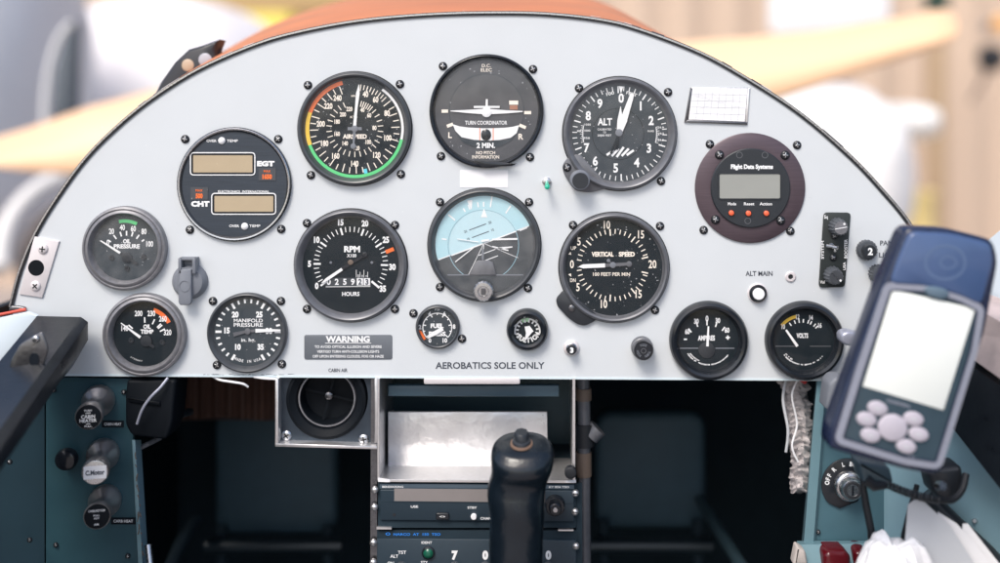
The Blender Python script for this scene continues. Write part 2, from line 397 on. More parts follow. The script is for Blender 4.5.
# cowl strip (pale curved edge on grey cowling)
b = WB(60, 100, -2.3); b.wtube([(44, 125, -2.0), (46, 90, -2.0), (51, 60, -2.0), (60, 36, -2.0), (72, 22, -2.0)], .008, mat('edge_pale', (.7, .7, .7), .5))
tag(b.build('door_seal', loc=W(60, 100, -2.3)), 'thin pale curved strip standing before the blue grey cowling', 'trim strip')
bgplate('dark_drape', 'dark grey upright drape between the blue grey cowling and white cover', 'drape', [(50, 118), (53, 70), (62, 40), (74, 20), (72, 115)], -2.15, .05, mat('drape_grey', (.10, .12, .14), .7))
bgplate('yellow_crate', 'small yellow crate on top of the background behind the white cover', 'crate', [(238, 48), (238, 12), (290, 12), (290, 48)], -6.0, .3, mat('crate_yellow', (.80, .66, .12), .6))
bgplate('brown_awning', 'brown awning strip high behind the white cloth cover', 'awning', [(190, 12), (190, -40), (420, -40), (420, 12)], -7.5, .4, mat('awning_brown', (.50, .34, .16), .6))

# propeller, hub hidden behind the panel
o = thing('propeller', 'two bladed orange varnished wooden propeller ahead of the cowling', 'propeller', 478, 110, -1.3)
def blade(pts_top, pts_bot):
    b = WB(478, 110, -1.3); rings = []
    for (x, yt), (_, yb) in zip(pts_top, pts_bot):
        c = (yt+yb)/2; hh = abs(yb-yt)/2; rr = []
        for i in range(16):
            a = 2*math.pi*i/16; rr.append((x, c+hh*math.cos(a), -1.3+.035*math.sin(a)*min(1, hh/20)+.03*math.cos(a)))
        rings.append(rr)
    b.loft(rings, 'prop'); return b
blade([(490, 88), (560, 62), (640, 46), (700, 40), (760, 36), (820, 30), (880, 20), (930, 10), (950, 9), (958, 16)],
      [(490, 132), (560, 128), (640, 124), (700, 118), (760, 106), (820, 86), (880, 66), (930, 50), (950, 42), (958, 34)]).build('blade', o)
blade([(466, 88), (400, 80), (320, 76), (240, 82), (160, 88), (90, 106), (30, 127), (-20, 142), (-40, 150)],
      [(466, 132), (400, 150), (320, 165), (240, 175), (160, 178), (90, 176), (30, 172), (-20, 166), (-40, 158)]).build('blade', o)
m = MB(sc(-1.3)); m.lathe([(0, 30), (20, 28), (26, 18), (26, -30), (0, -30)], 'steel', n=32); m.build('hub', o)

# ------------------------------------------------------------------ panel outline
OUT = [(12, 307), (22, 270), (38, 232), (60, 196), (88, 158), (120, 126), (155, 98), (200, 70), (255, 46), (300, 33), (360, 22), (425, 16), (487, 14), (545, 15),
       (600, 21), (640, 31), (700, 54), (750, 82), (800, 115), (850, 158), (882, 192), (908, 224), (928, 262), (942, 300), (946, 330)]
def catmull(P, n=5):
    out = []
    for i in range(len(P)-1):
        p0 = Vector(P[max(i-1, 0)]); p1 = Vector(P[i]); p2 = Vector(P[i+1]); p3 = Vector(P[min(i+2, len(P)-1)])
        for k in range(n):
            t = k/n; out.append(tuple(.5*((2*p1)+(p2-p0)*t+(2*p0-5*p1+4*p2-p3)*t*t+(3*p1-p0-3*p2+p3)*t**3)))
    out.append(tuple(P[-1])); return out
ARC = catmull(OUT)
def offs(P, d):   # outward offset of the open arc (pixels, y down)
    out = []
    for i in range(len(P)):
        a = Vector(P[max(i-1, 0)]); b = Vector(P[min(i+1, len(P)-1)]); t = (b-a).normalized(); out.append((P[i][0]+t.y*d, P[i][1]-t.x*d))
    return out
pan = thing('instrument_panel', 'wide light grey arched metal instrument panel carrying the dials', 'instrument panel', 480, 376)
def L(x, y): return (x-480, 376-y)
m = MB(); body = [L(*p) for p in offs(ARC, -1)]+[L(930, 380), L(850, 379.3), L(65, 374.2), L(14, 372)]
m.slab(body, -4, 0, 'panel', 0); m.build('panel_plate', pan)
m = MB(); m.slab([L(62, 374), L(880, 379.3), L(880, 381.3), L(62, 376)], -5, .6, 'panel_edge', 0); m.build('lower_flange', pan)
def strip(a, b, h0, h1, material, name):
    m = MB(); A = [L(*p) for p in offs(ARC, a)]; B = [L(*p) for p in offs(ARC, b)]; n = len(A)
    vs = [(x, z, h0) for x, z in A]+[(x, z, h1) for x, z in A]+[(x, z, h1) for x, z in B]+[(x, z, h0) for x, z in B]
    fs = [(r*n+i, r*n+i+1, (r+1)*n+i+1, (r+1)*n+i) for r in range(3) for i in range(n-1)]
    fs += [(0, n, 2*n, 3*n), (n-1, 2*n-1, 3*n-1, 4*n-1)]
    m.add(vs, fs, material); return m.build(name, pan)
strip(-1.4, .6, 0.2, 1.6, 'rubber', 'edge_seal')
strip(.7, 2.4, -3, 2.6, 'steel', 'edge_trim')
strip(2.5, 3.1, -6, 1.4, 'rubber', 'outer_seal')
m = MB()
m.text('AEROBATICS SOLE ONLY', *L(490, 365.5), 6.2, 'textdark', h=.25, wid=109)
m.text('CABIN AIR', *L(338, 370.3), 3.4, 'textdark', h=.25, wid=19, bold=.03)
m.text('ALT MAIN', *L(759, 273.5), 4.6, 'textdark', h=.25, wid=27)
m.text('PANEL', *L(890, 243), 4.6, 'textdark', h=.25, wid=20)
m.text('LIGHTS', *L(891, 255), 4.6, 'textdark', h=.25, wid=24)
# scratches along the lower edge
for q in range(26):
    x = 200+random.random()*90; y = 374.2+random.random()*1.2
    m.line(L(x, y), L(x+2+random.random()*5, y+random.uniform(-.7, .7)), .5, 'textdark', h=.2, wd2=.2)
for q in range(40):
    x = random.uniform(80, 850); y = random.uniform(120, 368)
    m.poly([(a+x-480, b+376-y) for a, b in circ(0, 0, random.uniform(.25, .55), 6)], .2, 'white' if q % 3 else 'papergrey')
m.build('lettering', pan)
m = MB(); wm = mat('panel_scuff', (.50, .53, .55), .55)
for q in range(70):
    x = random.uniform(60, 880); y = random.uniform(60, 370)
    if ((x-480)/440)**2+((376-y)/350)**2 > .92: continue
    a = random.uniform(-.9, .9); l = random.uniform(2, 9); m.line(L(x, y), L(x+l*math.cos(a), y+l*math.sin(a)), random.uniform(.12, .3), wm, h=.12, wd2=.05)
m.build('scuffs', pan)

# ------------------------------------------------------------------ fuselage shell
fus = thing('aircraft_fuselage', 'orange topped aircraft fuselage closing round the dark footwell', 'aircraft', 480, 620, -.2)
def hump(x): return 31*math.exp(-(abs(x-485)/(255 if x < 485 else 158))**4)
b = WB(480, 620, -.2); r0 = offs(ARC, 3.2); rings = []
for t, d in ((0, -.001), (.25, -.03), (.55, -.09), (.85, -.2), (1, -.34), (.3, -.6), (-2.0, -.95)):
    rings.append([(x, y-hump(x)*t, d) for x, y in offs(ARC, 3.2+20*max(d, -.6))])
rings = [[(x, y, d) for x, y, d in r] for r in rings]
b.loft(rings, 'cowl', closed=False, cap0=False, cap1=False)
for q in range(30):   # scuffed lip at the top edge
    i = random.randrange(22, 96); x, y = r0[min(i, len(r0)-1)]; x2, y2 = r0[min(i+1, len(r0)-1)]
    b.wtube([(x, y-.4, -.004), (x2, y2-.4, -.005)], random.uniform(.0002, .0005), 'steeldark' if q % 2 else 'papergrey', 5)
b.build('cowl', fus)
b = WB(480, 620, -.2); 
# footwell: bulkhead, floor, sides, all dark
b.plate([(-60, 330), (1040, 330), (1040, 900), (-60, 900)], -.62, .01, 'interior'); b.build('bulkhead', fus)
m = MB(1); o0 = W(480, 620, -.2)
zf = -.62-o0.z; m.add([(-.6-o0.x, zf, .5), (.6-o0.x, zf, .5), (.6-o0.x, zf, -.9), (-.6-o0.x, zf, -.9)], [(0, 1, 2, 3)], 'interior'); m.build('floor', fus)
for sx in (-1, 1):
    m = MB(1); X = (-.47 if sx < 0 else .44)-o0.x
    m.slab([(X, zf), (X+.008, zf), (X+.008, -.17-o0.z), (X, -.17-o0.z)], -.85, 1.1, 'interior'); m.build('side_wall', fus)  # both walls carried on unseen past the camera to shade the consoles
b = WB(480, 620, -.2); b.loft([[(20, 372, -.004), (940, 372, -.004), (940, 368, -.004), (20, 368, -.004)], [(20, 340, -.62), (940, 340, -.62), (940, 336, -.62), (20, 336, -.62)]], 'interior'); b.build('panel_shelf', fus)

# ------------------------------------------------------------------ screws
def make_screw(headmat='screwblack', slotmat='steel', r=4.3):
    m = MB(); m.lathe([(r, 0), (r, .7), (r*.86, 1.6), (r*.55, 2.1), (r*.28, 2.3)], headmat, n=20, cap=True)
    for a in (0, 90):
        c, s_ = math.cos(R_(a)), math.sin(R_(a)); q = [(x*c-z*s_, x*s_+z*c) for x, z in rect(-r*.56, r*.56, -r*.13, r*.13)]
        m.slab(q, 1.5, 2.45, slotmat, .15)
    return m
SCREWMESH = {}
def screw(parent, x, z, kind='black', r=4.3, h=0, k=S):
    key = (kind, r)
    if key not in SCREWMESH:
        o = make_screw(*{'black': ('screwblack', 'steel'), 'steel': ('steel', 'screwblack'), 'pink': ('pinkplate', 'screwblack')}[kind], r).build('screw'); SCREWMESH[key] = o; first = True
    else: o = SCREWMESH[key].copy(); COL.objects.link(o)
    o.parent = parent; o.location = (x*k, -h*k, z*k); o.rotation_euler = (0, random.uniform(-.8, .8), 0); return o

# ------------------------------------------------------------------ gauges
PROF = {
 'std': lambda R, rd: [(R, 0), (R, 5), (R-.8, 6.6), (R-2.4, 7.4), (R-4, 6.6), (rd+1.5, 3), (rd, 1)],
 'thin': lambda R, rd: [(R, 0), (R, 4), (R-.8, 5.6), (R-2, 6.2), (R-3, 5.4), (rd+.6, 1.8), (rd, 1)],
 'auto': lambda R, rd: [(R, 0), (R, 6), (R-1.5, 9), (R-4, 10), (R-6.5, 9), (rd+1, 2.6), (rd, 1)],
 'clamp': lambda R, rd: [(R, 0), (R, 5), (R-.8, 7), (R-2.6, 7.8), (R-3.6, 6.8), (R-4.4, 7.8), (R-6.6, 8.4), (rd+1.2, 6), (rd, 1)],
}
def gauge(name, label, cx, cy, R, rd, style, bez, face, screws, draw, glass=G_CLEAR, gh=3.6, h0=0, cat='gauge', extra=None, sdat=None):
    t = thing(name, label, cat, cx, cy)
    m = MB(); m.lathe(PROF[style](R, rd), bez, n=96); bz = m.build('bezel', t)
    if style in ('std',):
        m = MB(); m.lathe([(R+.1, 0), (R+1.2, 0), (R+1.2, .8), (R+.1, 1.2)], 'rubber', n=96); m.build('gasket', t)
    m = MB(); m.poly(circ(0, 0, rd+.5, 64), 1.0, face); draw(m, t); dl = m.build('dial', t)
    for c_ in list(t.children):
        if c_ not in (bz, dl) and 'gasket' not in c_.name: c_.parent = dl     # needles and symbols ride on the dial
    if glass:
        rg = rd+(R-rd)*.28; m = MB(); m.lathe([(rg, gh), (rg*.8, gh+.8), (rg*.6, gh+1.35), (rg*.4, gh+1.7), (rg*.2, gh+1.95), (rg*.01, gh+2)], glass, n=48, cap=True); m.build('glass', bz)
    for (x, y) in screws: screw(t, x-cx, cy-y)
    if extra: extra(t)
    return t
def needle(t, pts_list, name='needle'):
    m = MB()
    for kind, a in pts_list:
        if kind == 'disc': m.lathe([(a[2], a[4]), (a[2], a[4]+.8), (a[2]*.6, a[4]+1.1)], a[3], c=(a[0], a[1]), n=20, cap=True)
        else: 
            p, h, mm = a; m.slab(p, h, h+.35, mm)
    return m.build(name, t)
def bar(a, b, w0, w1):
    a = Vector(a); b = Vector(b); u = (b-a).normalized(); p = Vector((-u.y, u.x))
    return [tuple(a-p*w0/2), tuple(b-p*w1/2), tuple(b+p*w1/2), tuple(a+p*w0/2)]
def P_(a, r, c=(0, 0)): return (c[0]+r*math.sin(R_(a)), c[1]+r*math.cos(R_(a)))

# airspeed
def d_air(m, t):
    m.arc(45.5, 49.5, -70, -15, 'orange'); m.arc(45.5, 49.5, -110, -70, 'yellow'); m.arc(46.3, 49.4, 103, 250, 'green', n=48); m.arc(46.5, 49, 35, 103, 'white')
    T = [('40', 10.7, 34.4), ('60', 20.8, 29), ('80', 32.2, 15.5), ('100', 33, -9.3), ('120', 22, -26.3), ('140', 0, -35), ('160', -19, -27.3), ('180', -30, -14.7), ('200', -34, 4.8), ('220', -26.4, 22.6), ('240', -17.3, 30.6)]
    for s, x, z in T: m.text(s, x, z, 5.2, 'cream', bold=.025, sx=.72)
    for s, x, z in [('40', 7.6, 18.8), ('60', 14.4, 13.3), ('80', 19.6, .8), ('100', 13.6, -13.3), ('120', 2, -19.5), ('140', -9.6, -14.7), ('160', -17.6, -5.2), ('180', -17.6, 7), ('200', -11.9, 14.2), ('220', -5.4, 19.6)]:
        m.text(s, x, z, 4.0, 'cream', bold=.025, sx=.7)
    maj = [35, 52, 73, 98, 123, 150, 178, 205, 230, 250, 270, 290, 310, 330]
    a = 8
    for i in range(9): m.tick(8+i*4.6, 39.5 if i % 2 else 38, 44.5, .9, 'cream')
    for a in range(52, 345, 9): m.tick(a, 39 if (a-52) % 18 else 36.5, 44.8, 1.0, 'cream')
    for a in list(range(14, 44, 5))+list(range(48, 340, 12)): m.tick(a, 23 if a > 44 else 22.5, 28.5, .9, 'cream')
    m.text('AIRSPEED', 0, -7.8, 4.0, 'cream', wid=24, bold=.03)
    m.text('MPH', -1, 32.6, 2.0, 'cream', wid=5); m.text('KTS', -1, 11.6, 2.2, 'cream', wid=7)
    m.line((10.2, -40.2), (11.2, -44.8), 3.4, 'cyan', h=1.4)
    needle(t, [('p', (bar((-1.2, -17.5), (0, 3), 1.6, 3.2), 2.0, 'greyplastic')), ('disc', (-1.3, -17.5, 2.8, 'greyplastic', 2.0)),
               ('p', (bar((0, 3), (1.6, 21), 3.2, 2.6), 2.05, 'white')), ('p', (bar((1.6, 21), (3.2, 35), 2.6, 3.6), 2.05, 'white')), ('p', (bar((3.2, 35), (4.3, 44), 3.6, .6), 2.05, 'white')),
               ('p', (bar((-7, 0), (7, 0), 3, 3), 1.7, 'greyplastic')), ('disc', (0, 0, 3.2, 'greyplastic', 2.0))])
gauge('airspeed_indicator', 'airspeed dial with orange, yellow and green rim arcs and cream numbers', 355, 128.5, 56.5, 49.6, 'std', 'bezel', 'dial', [(308, 85), (400, 84), (311, 175), (401, 174)], d_air, G_DUST)

# turn coordinator
def d_turn(m, t):
    m.poly(circ(0, 0, 37.6, 64), 1.1, 'dialcharcoal'); m.poly(circ(0, 0, 36.8, 64), 1.2, 'dialdisc')
    m.text('D.C.', -.3, 45.5, 3.0, 'cream', wid=9, h=1.4); m.text('ELEC', -.3, 41.2, 3.2, 'cream', wid=11, h=1.4)
    m.tick(-90, 38.5, 45, 3.2, 'cream', h=1.5); m.tick(90, 37.5, 44.5, 3.2, 'cream', h=1.5, c=(0, -1.5))
    m.tick(-111, 36, 42.5, 3.2, 'cream', h=1.5); m.tick(113, 35.5, 42.5, 3.2, 'cream', h=1.5)
    m.text('L', -36.5, -24, 5.4, 'cream', sx=1, bold=.02); m.text('R', 34.2, -25.5, 5.4, 'cream', sx=1, bold=.02)
    m.text('TURN COORDINATOR', -.5, -11.6, 3.7, 'white', wid=42, bold=.03, h=1.6)
    # inclinometer band
    top = [(-34, -13), (-27, -15.2), (-18, -16.4), (0, -17.2), (18, -16.6), (26, -15.6), (32.5, -14)]
    bot = [(30, -22), (24, -26.5), (13, -28.8), (0, -29.5), (-13, -28.6), (-25, -26), (-31, -20)]
    m.poly(top+bot, 1.7, 'white')
    m.poly([(-30, -24), (-20, -28), (0, -30.5), (20, -29), (29, -24), (24, -30), (12, -36), (0, -37), (-12, -36), (-24, -31)], 1.5, 'dialcharcoal')
    m.line((-6.8, -17), (-6.8, -29), .8, 'orange', h=1.8); m.line((6.6, -17), (6.6, -29), .8, 'orange', h=1.8)
    m.text('2 MIN.', -.8, -34.3, 4.8, 'white', wid=18.5, bold=.03, h=1.9); m.text('NO PITCH', -1, -41.6, 3.0, 'cream', wid=19, bold=.02); m.text('INFORMATION', -1, -45.8, 3.0, 'cream', wid=27, bold=.02)
    m.poly(rect(22.5, 31.5, 6.5, 10.5), 1.5, 'cream'); m.poly(rect(23, 31, 1.5, 6), 1.5, mat('flag_rust', (.35, .16, .10), .6))
    k = MB(); k.lathe([(0, 3.4), (3, 3), (5, 1.8)], 'gloss', c=(0, 0), n=24); o = k.build('slip_ball', t); o.location = (-.6*S, -.6*S, -23.6*S); o.scale = (1, 1, 1.15)
    n = MB()
    n.slab([(-36, -.2), (-20, -1.8), (-4, -3), (4, -3), (20, -2.2), (36, -.8), (36, .2), (20, .8), (4, 2.2), (-4, 2.2), (-20, 1.2), (-36, .6)], 2.0, 2.4, 'white')
    n.slab(bar((0, 0), (.2, 12), 2.6, 1.8), 2.1, 2.5, 'white'); n.slab(rect(-12.8, 13, 3.2, 5.2), 2.0, 2.4, 'white')
    n.lathe([(5, 2.0), (5, 2.8), (3.5, 3.2)], 'white', c=(0, -1), n=24, cap=True); n.build('aircraft_symbol', t)
def x_turn(t):
    m = MB(); m.slab([(-12, -49), (2, -50), (12, -50), (28, -52.5), (31, -51.5), (26, -54.5), (12, -55), (2, -55.5), (-4, -56)], 6.6, 8.2, 'gloss', .5); m.build('broken_lip', t)
gauge('turn_coordinator', 'grey turn coordinator dial with white aircraft outline and slip ball', 486.7, 111, 57, 51.5, 'thin', 'gloss', 'dialgrey', [(443, 66), (533, 69), (441, 156), (530, 157)], d_turn, G_DUST, extra=x_turn)

# altimeter
def d_alt(m, t):
    for i in range(50):
        a = i*7.2-2
        if i % 5 == 0: m.tick(a, 40.5, 47.3, 1.3, 'white')
        else: m.tick(a, 42.6, 47.3, .85, 'white')
    m.ring(circ(-1.6, -.5, 26, 64), circ(-1.6, -.5, 25.4, 64), 1.15, 'dial')
    for s, x, z in [('0', 1.5, 35.4), ('1', 21, 27.6), ('2', 31.4, 13), ('3', 29.2, -14.7), ('4', 17, -29), ('5', -4, -34.4), ('6', -24.4, -27.4), ('7', -33, -14.2), ('8', -31.4, 17.8), ('9', -19.8, 30)]:
        m.text(s, x, z, 8.4, 'white', sx=.85, bold=.022)
    m.text('ALT', -14.8, 11.8, 6.6, 'white', wid=14.5, bold=.02)
    for q, s in enumerate(('CALIBRATED', 'TO', '20000 FEET')): m.text(s, -15.2, 4.2-q*3, 1.9, 'white', wid=14 if q != 1 else 3)
    m.text('100', -9.5, 40, 3.0, 'white', wid=8, rot=14); m.text('FEET', 12, 39.6, 3.0, 'white', wid=11, rot=-16)
    m.arc(36.5, 37.2, -103, -78, 'white'); m.arc(36.5, 37.2, 80, 104, 'white')
    for q in range(9): m.tick(-103+q*3.1, 36.8, 38.6 if q % 2 else 39.6, .5, 'white'); m.tick(80+q*3, 36.8, 38.6 if q % 2 else 39.8, .5, 'white')
    for s, x, z in [('1050', -32, 9), ('1000', -32.5, 3), ('950', -33, -4.5), ('29.9', 41, 6), ('29.5', 41.2, 0), ('29.0', 41, -6.6), ('IN.HG', 31, 2.5), ('MB', -40.5, 2.5)]: m.text(s, x, z, 1.9, 'white', wid=6.2 if len(s) > 2 else 4)
    for q in range(5): m.line((-13+q*5, -23.5+abs(q-2)*1.0), (-6+q*5, -13.5-abs(q-2)*1.6), 2.3, 'white', h=1.4)
    needle(t, [('p', ([(-1, 47.5), (8.2-4.5, 47), (1.2, 40.2)], 1.6, 'white'))], 'index')
    needle(t, [('p', (bar((-1, -1), (.4, 13), 4.2, 5.6), 2.0, 'white')), ('p', (bar((.4, 13), (.9, 27), 5.6, .5), 2.0, 'white')),
               ('p', (bar((-3, -16), (-.8, 0), 3.0, 2.2), 1.9, 'dial'))], 'short_hand')
    needle(t, [('p', (bar((0, 0), (4, 14), 3.6, 7.4), 2.6, 'white')), ('p', (bar((4, 14), (12.6, 40), 6.8, 4), 2.6, 'white')), ('disc', (-.8, 1, 3.6, 'greyplastic', 2.7)), ('p', (bar((-9, -20), (-.5, 0), 2, 3), 2.5, 'dial'))], 'long_hand')
def x_alt(t):
    m = MB(); m.slab(roundpoly([(-50, -22), (-58, -32), (-55, -42), (-45, -57), (-30, -59), (-10, -54), (-22, -40), (-40, -20)], 5), 0, 3.4, 'bezelmid', .8); m.build('lug', t)
    o = screw(t, -52.6, -33.8, h=3.2)
    m = MB(); m.lathe([(10, 3), (10, 9), (9.4, 9.4), (9.4, 10), (9.2, 20), (8.4, 21)], 'greyplastic', n=40, cap=True); m.lathe([(8, 21.0), (7.6, 21.6)], 'black', n=40, cap=True)
    o = m.build('setting_knob', t); o.location = (-40*S, 0, -46*S)
gauge('altimeter', 'charcoal altimeter with white hands near zero and a knob at lower left', 619.6, 133.4, 56.5, 48.4, 'std', 'bezelmid', 'dialcharcoal', [(579, 88), (668, 92), (661, 181)], d_alt, G_DUST, extra=x_alt)

# attitude indicator
def d_att(m, t):
    R0 = 49; th = R_(20.5)
    def half(R, up, off, h, mt, n=40):
        a0 = math.asin(off/R); pts = []
        A0 = a0 if up else math.pi-a0; A1 = math.pi-a0 if up else 2*math.pi+a0
        for i in range(n+1):
            a = A0+(A1-A0)*i/n+th; pts.append((R*math.cos(a), R*math.sin(a)))
        m.poly(pts, h, mt)
    half(48.9, True, 2, 1.1, 'skyblue'); half(48.9, False, 2, 1.1, 'gnd')
    m.ring(circ(-1, -.5, 35.6, 64), circ(-1, -.5, 34.9, 64), 1.35, mat('disc_edge', (.25, .42, .5), .5))
    half(35, True, 1.5, 1.25, 'skyblue_in'); half(35, False, 1.5, 1.25, 'gnd_in')
    c, s_ = math.cos(th), math.sin(th)
    def rot(x, z): return (x*c-z*s_, x*s_+z*c)
    m.line(rot(-48, 2.0), rot(-35.5, 2.0), 1.0, 'white', h=1.4); m.line(rot(36, 2.0), rot(48, 2.0), 1.0, 'white', h=1.4)
    m.line(rot(-34.5, 1.5), rot(34.5, 1.5), 1.2, 'white', h=1.4)
    for z in (10, 18): m.line(rot(-9, z+1), rot(9, z+1), .8, 'textdark', h=1.4); m.text('10' if z == 10 else '20', *rot(-13, z+1), 2.4, 'textdark', rot=20, h=1.4); m.text('10' if z == 10 else '20', *rot(13, z+1), 2.4, 'textdark', rot=20, h=1.4)
    for z in (-8, -15): m.line(rot(-9, z), rot(9, z), .8, 'white', h=1.4)
    for x in (-27, 27): m.line(rot(0, 1.5), rot(x, -24), .5, 'white', h=1.4)
    m.line(rot(0, 1.5), rot(-14, -30), .6, 'white', h=1.4)
    for a, l in ((-82, 5), (-50, 9), (-30, 4), (-22, 5), (-9, 5), (-1, 5), (9, 11), (34, 9), (68, 8)): m.tick(a, 38, 38+l, 1.4, 'white', h=1.4, c=(0, 0))
    m.poly([P_(-20, 37), P_(-15, 46.5), P_(-21.5, 47.5)], 1.4, 'white'); m.poly([(-3.4, 27.5), (3, 27.5), (-.4, 36.5)], 1.5, 'white')
    needle(t, [('p', (bar((-27, 6), (-6, 3), .8, .8), 2.4, 'white')), ('p', (bar((8, 5.5), (33, 6), 1.8, 1.8), 2.4, 'white')), ('p', (bar((-3, 4), (5, 5), 2, 2), 2.4, 'white')),
               ('p', (bar((-29, -17), (-10, -2), 1, 1.1), 2.4, 'white')), ('p', (bar((8, -1.5), (24, -5.5), 1.2, 1.2), 2.4, 'white')), ('p', (bar((14, -3.5), (28, -2), 2.2, 1.2), 2.4, 'white'))], 'aircraft_bar')
    m.poly([(-39.5, -30), (39.5, -30), (34, -36), (26, -42), (14, -47), (0, -48.8), (-14, -47), (-26, -42), (-34, -36)], 1.7, 'gnd_in')
    m.line((-37, -30), (39, -30), 1.2, 'greyplastic', h=1.9)
    m.slab([(-15, -30), (12, -30), (8.5, -17), (5, -15.5), (-6, -15.5), (-9, -17)], 1.5, 3.2, 'bezelmid', .6)
    m.line((-1.5, -15), (-1.5, -4), 2.0, 'greyplastic', h=2.2)
def x_att(t):
    m = MB(); m.lathe([(6.5, 4), (6.5, 9), (9.6, 10), (9.8, 17), (8.6, 18.4), (5.4, 18.6), (4.8, 17.2)], 'steel', n=48, cap=True, wob=lambda a, r: .35*math.sin(a*16) if r > 9 else 0)
    m.slab(roundpoly(rect(-2.2, 2.6, -3.4, 3), 1), 17.2, 18.2, 'steeldark'); o = m.build('cage_knob', t); o.location = (-.3*S, 0, -44*S)
gauge('attitude_indicator', 'artificial horizon dial, light blue over dark grey, tilted horizon line', 484.4, 244.6, 56, 49, 'std', 'bezel', 'gnd', [(440, 202), (529, 202), (440, 287), (528, 288)], d_att, G_VDUST, extra=x_att)

# rpm
def d_rpm(m, t):
    c = (0, 1.5)
    vals = {0: -126, 5: -90, 10: -54.5, 15: -16, 20: 20.5, 25: 56, 30: 92, 35: 130}
    ks = sorted(vals)
    for a, b in zip(ks, ks[1:]):
        for q in range(5):
            an = vals[a]+(vals[b]-vals[a])*q/5; m.tick(an, 30 if q == 0 else 32, 37.2, 1.8 if q == 0 else .9, 'white', c=c)
    m.tick(130, 27, 37.2, 2.2, 'white', c=c)
    for s, x, z in [('0', -34, -20.5), ('5', -41.3, 1.6), ('10', -34, 25.6), ('15', -10, 43), ('20', 14.2, 42), ('25', 35, 25.6), ('30', 41.6, -1.6), ('35', 32, -23.3)]: m.text(s, x, z, 5.6, 'white', bold=.035, sx=.8)
    m.text('RPM', 1.3, 16.3, 5.6, 'white', wid=16, bold=.03); m.text('X100', .8, 9.8, 3.2, 'white', wid=9.5, bold=.02); m.text('HOURS', 0, -28.5, 3.8, 'white', wid=17.5, bold=.02)
    m.tick(69, 37.5, 46, 3.8, 'orange', h=1.5, c=(0, 0))
    m.poly(rect(-25, 20, -20.6, -12.4), 1.1, 'gnd_in'); m.line((-25, -21.4), (19.5, -21), .6, 'white')
    for i, ch in enumerate('0259'): m.text(ch, -22+i*8, -16.4, 5.6, 'white', sx=.95, bold=.02)
    for i, ch in enumerate('23'):
        x = 9.2+i*7; m.poly(rect(x-3.2, x+3, -20, -12.8), 1.3, 'white'); m.text(ch, x, -16.4, 5.2, 'textdark', sx=.9, h=1.5, bold=.03)
    for i in range(4): m.line((5.5+i*3.8, -12), (5.5+i*3.8, -4.5-(i % 2)*2), .5, 'white')
    for i, s in enumerate(('1000', '100', '10')): m.text(s, 7.5+i*4, -10.8, 1.4, 'white', rot=90)
    for x in (-20, 21): m.lathe([(1.4, 1), (1.2, 1.8)], 'greyplastic', c=(x, 2.8), n=10, cap=True)
    needle(t, [('p', (bar((14, 11), (-9, -3.5), 3, 3.2), 2.2, 'gloss')), ('disc', (14, 11, 2.8, 'gloss', 2.1)), ('p', (bar((-8.5, -3.5), (-24, -14), 2.8, 3), 2.3, 'white')), ('p', (bar((-24, -14), (-29, -17.5), 3, .4), 2.3, 'white')), ('disc', (0, 3.4, 2.6, 'tan', 2.5))])
gauge('tachometer', 'black engine speed dial with hours counter and one orange mark', 351, 265.2, 56, 48, 'std', 'bezelmid', 'dialclean', [(307, 223), (395, 225), (307, 309), (395, 309)], d_rpm)

# vertical speed
def d_vsi(m, t):
    c = (-1.2, 2.2)
    for i in range(-19, 20):
        a = -90+i*9.2
    for base, seg in ((-90, 1), (-90, -1)):
        for i in range(0, 21):
            a = -90+seg*i*8.55
            big = i % 5 == 0
            if i == 20: a = -90+seg*167
            m.tick(a, 29.5 if big else 31.5, 36.2, 1.3 if big else 1.0, 'cream', c=c)
    for s, x, z in [('10', -7, 42.6), ('15', 27, 33), ('20', 38.4, 3.2), ('15', 24.6, -26.6), ('10', -10, -36.6), ('5', -36, -19.7), ('0', -42, 3.2), ('5', -35, 26)]: m.text(s, x, z, 7.6, 'cream', sx=.72, bold=.012)
    m.text('UP', -40.5, 19.3, 3.4, 'cream', wid=5.6, bold=.02); m.text('DN', -41, -12.8, 3.4, 'cream', wid=5.6, bold=.02)
    m.poly([(-45.6, 13), (-42.6, 12.6), (-43.4, 15.6)], 1.3, 'cream'); m.poly([(-45.8, -7), (-42.6, -9.4), (-43, -6)], 1.3, 'cream')
    m.text('VERTICAL', -11.4, 13.2, 4.2, 'cream', wid=22, bold=.035); m.text('SPEED', 12.8, 13.2, 4.2, 'cream', wid=16, bold=.035)
    m.text('100 FEET PER MIN', -2.5, -6.8, 3.3, 'cream', wid=37, bold=.03)
    m.lathe([(1.8, 1), (1.8, 2), (1.2, 2.3)], 'greyplastic', c=(-5.5, 6.8), n=12, cap=True)
    needle(t, [('p', (bar((-9, 2.2), (-31, 1.2), 4, 4), 2.3, 'white')), ('p', (bar((-31, 1.2), (-35.4, .8), 4, .4), 2.3, 'white')), ('p', (bar((-9, 2.2), (14, 3.6), 3.4, 3), 2.2, 'bezelmid')), ('disc', (15, 3.6, 2.8, 'bezelmid', 2.2)), ('disc', (-1.2, 2.6, 3, 'greyplastic', 2.4))])
def x_vsi(t):
    m = MB(); m.slab(roundpoly([(-50, -22), (-58, -31), (-57, -38), (-46, -50), (-36, -57), (-28, -58), (-14, -50), (-30, -36)], 4), 0, 4, 'black', 1); m.build('lug', t)
    m = MB(); m.lathe([(3.2, 4), (3.2, 5), (2.6, 5.4)], 'steeldark', n=16, cap=True); o = m.build('adjusting_screw', t); o.location = (-42.2*S, 0, -40.4*S)
gauge('vertical_speed_indicator', 'black vertical speed dial with cream numbers and white needle at zero', 613.9, 267.2, 54.6, 48.4, 'std', 'bezelmid', 'dial', [(573, 225), (660, 226), (655, 310)], d_vsi, extra=x_vsi)

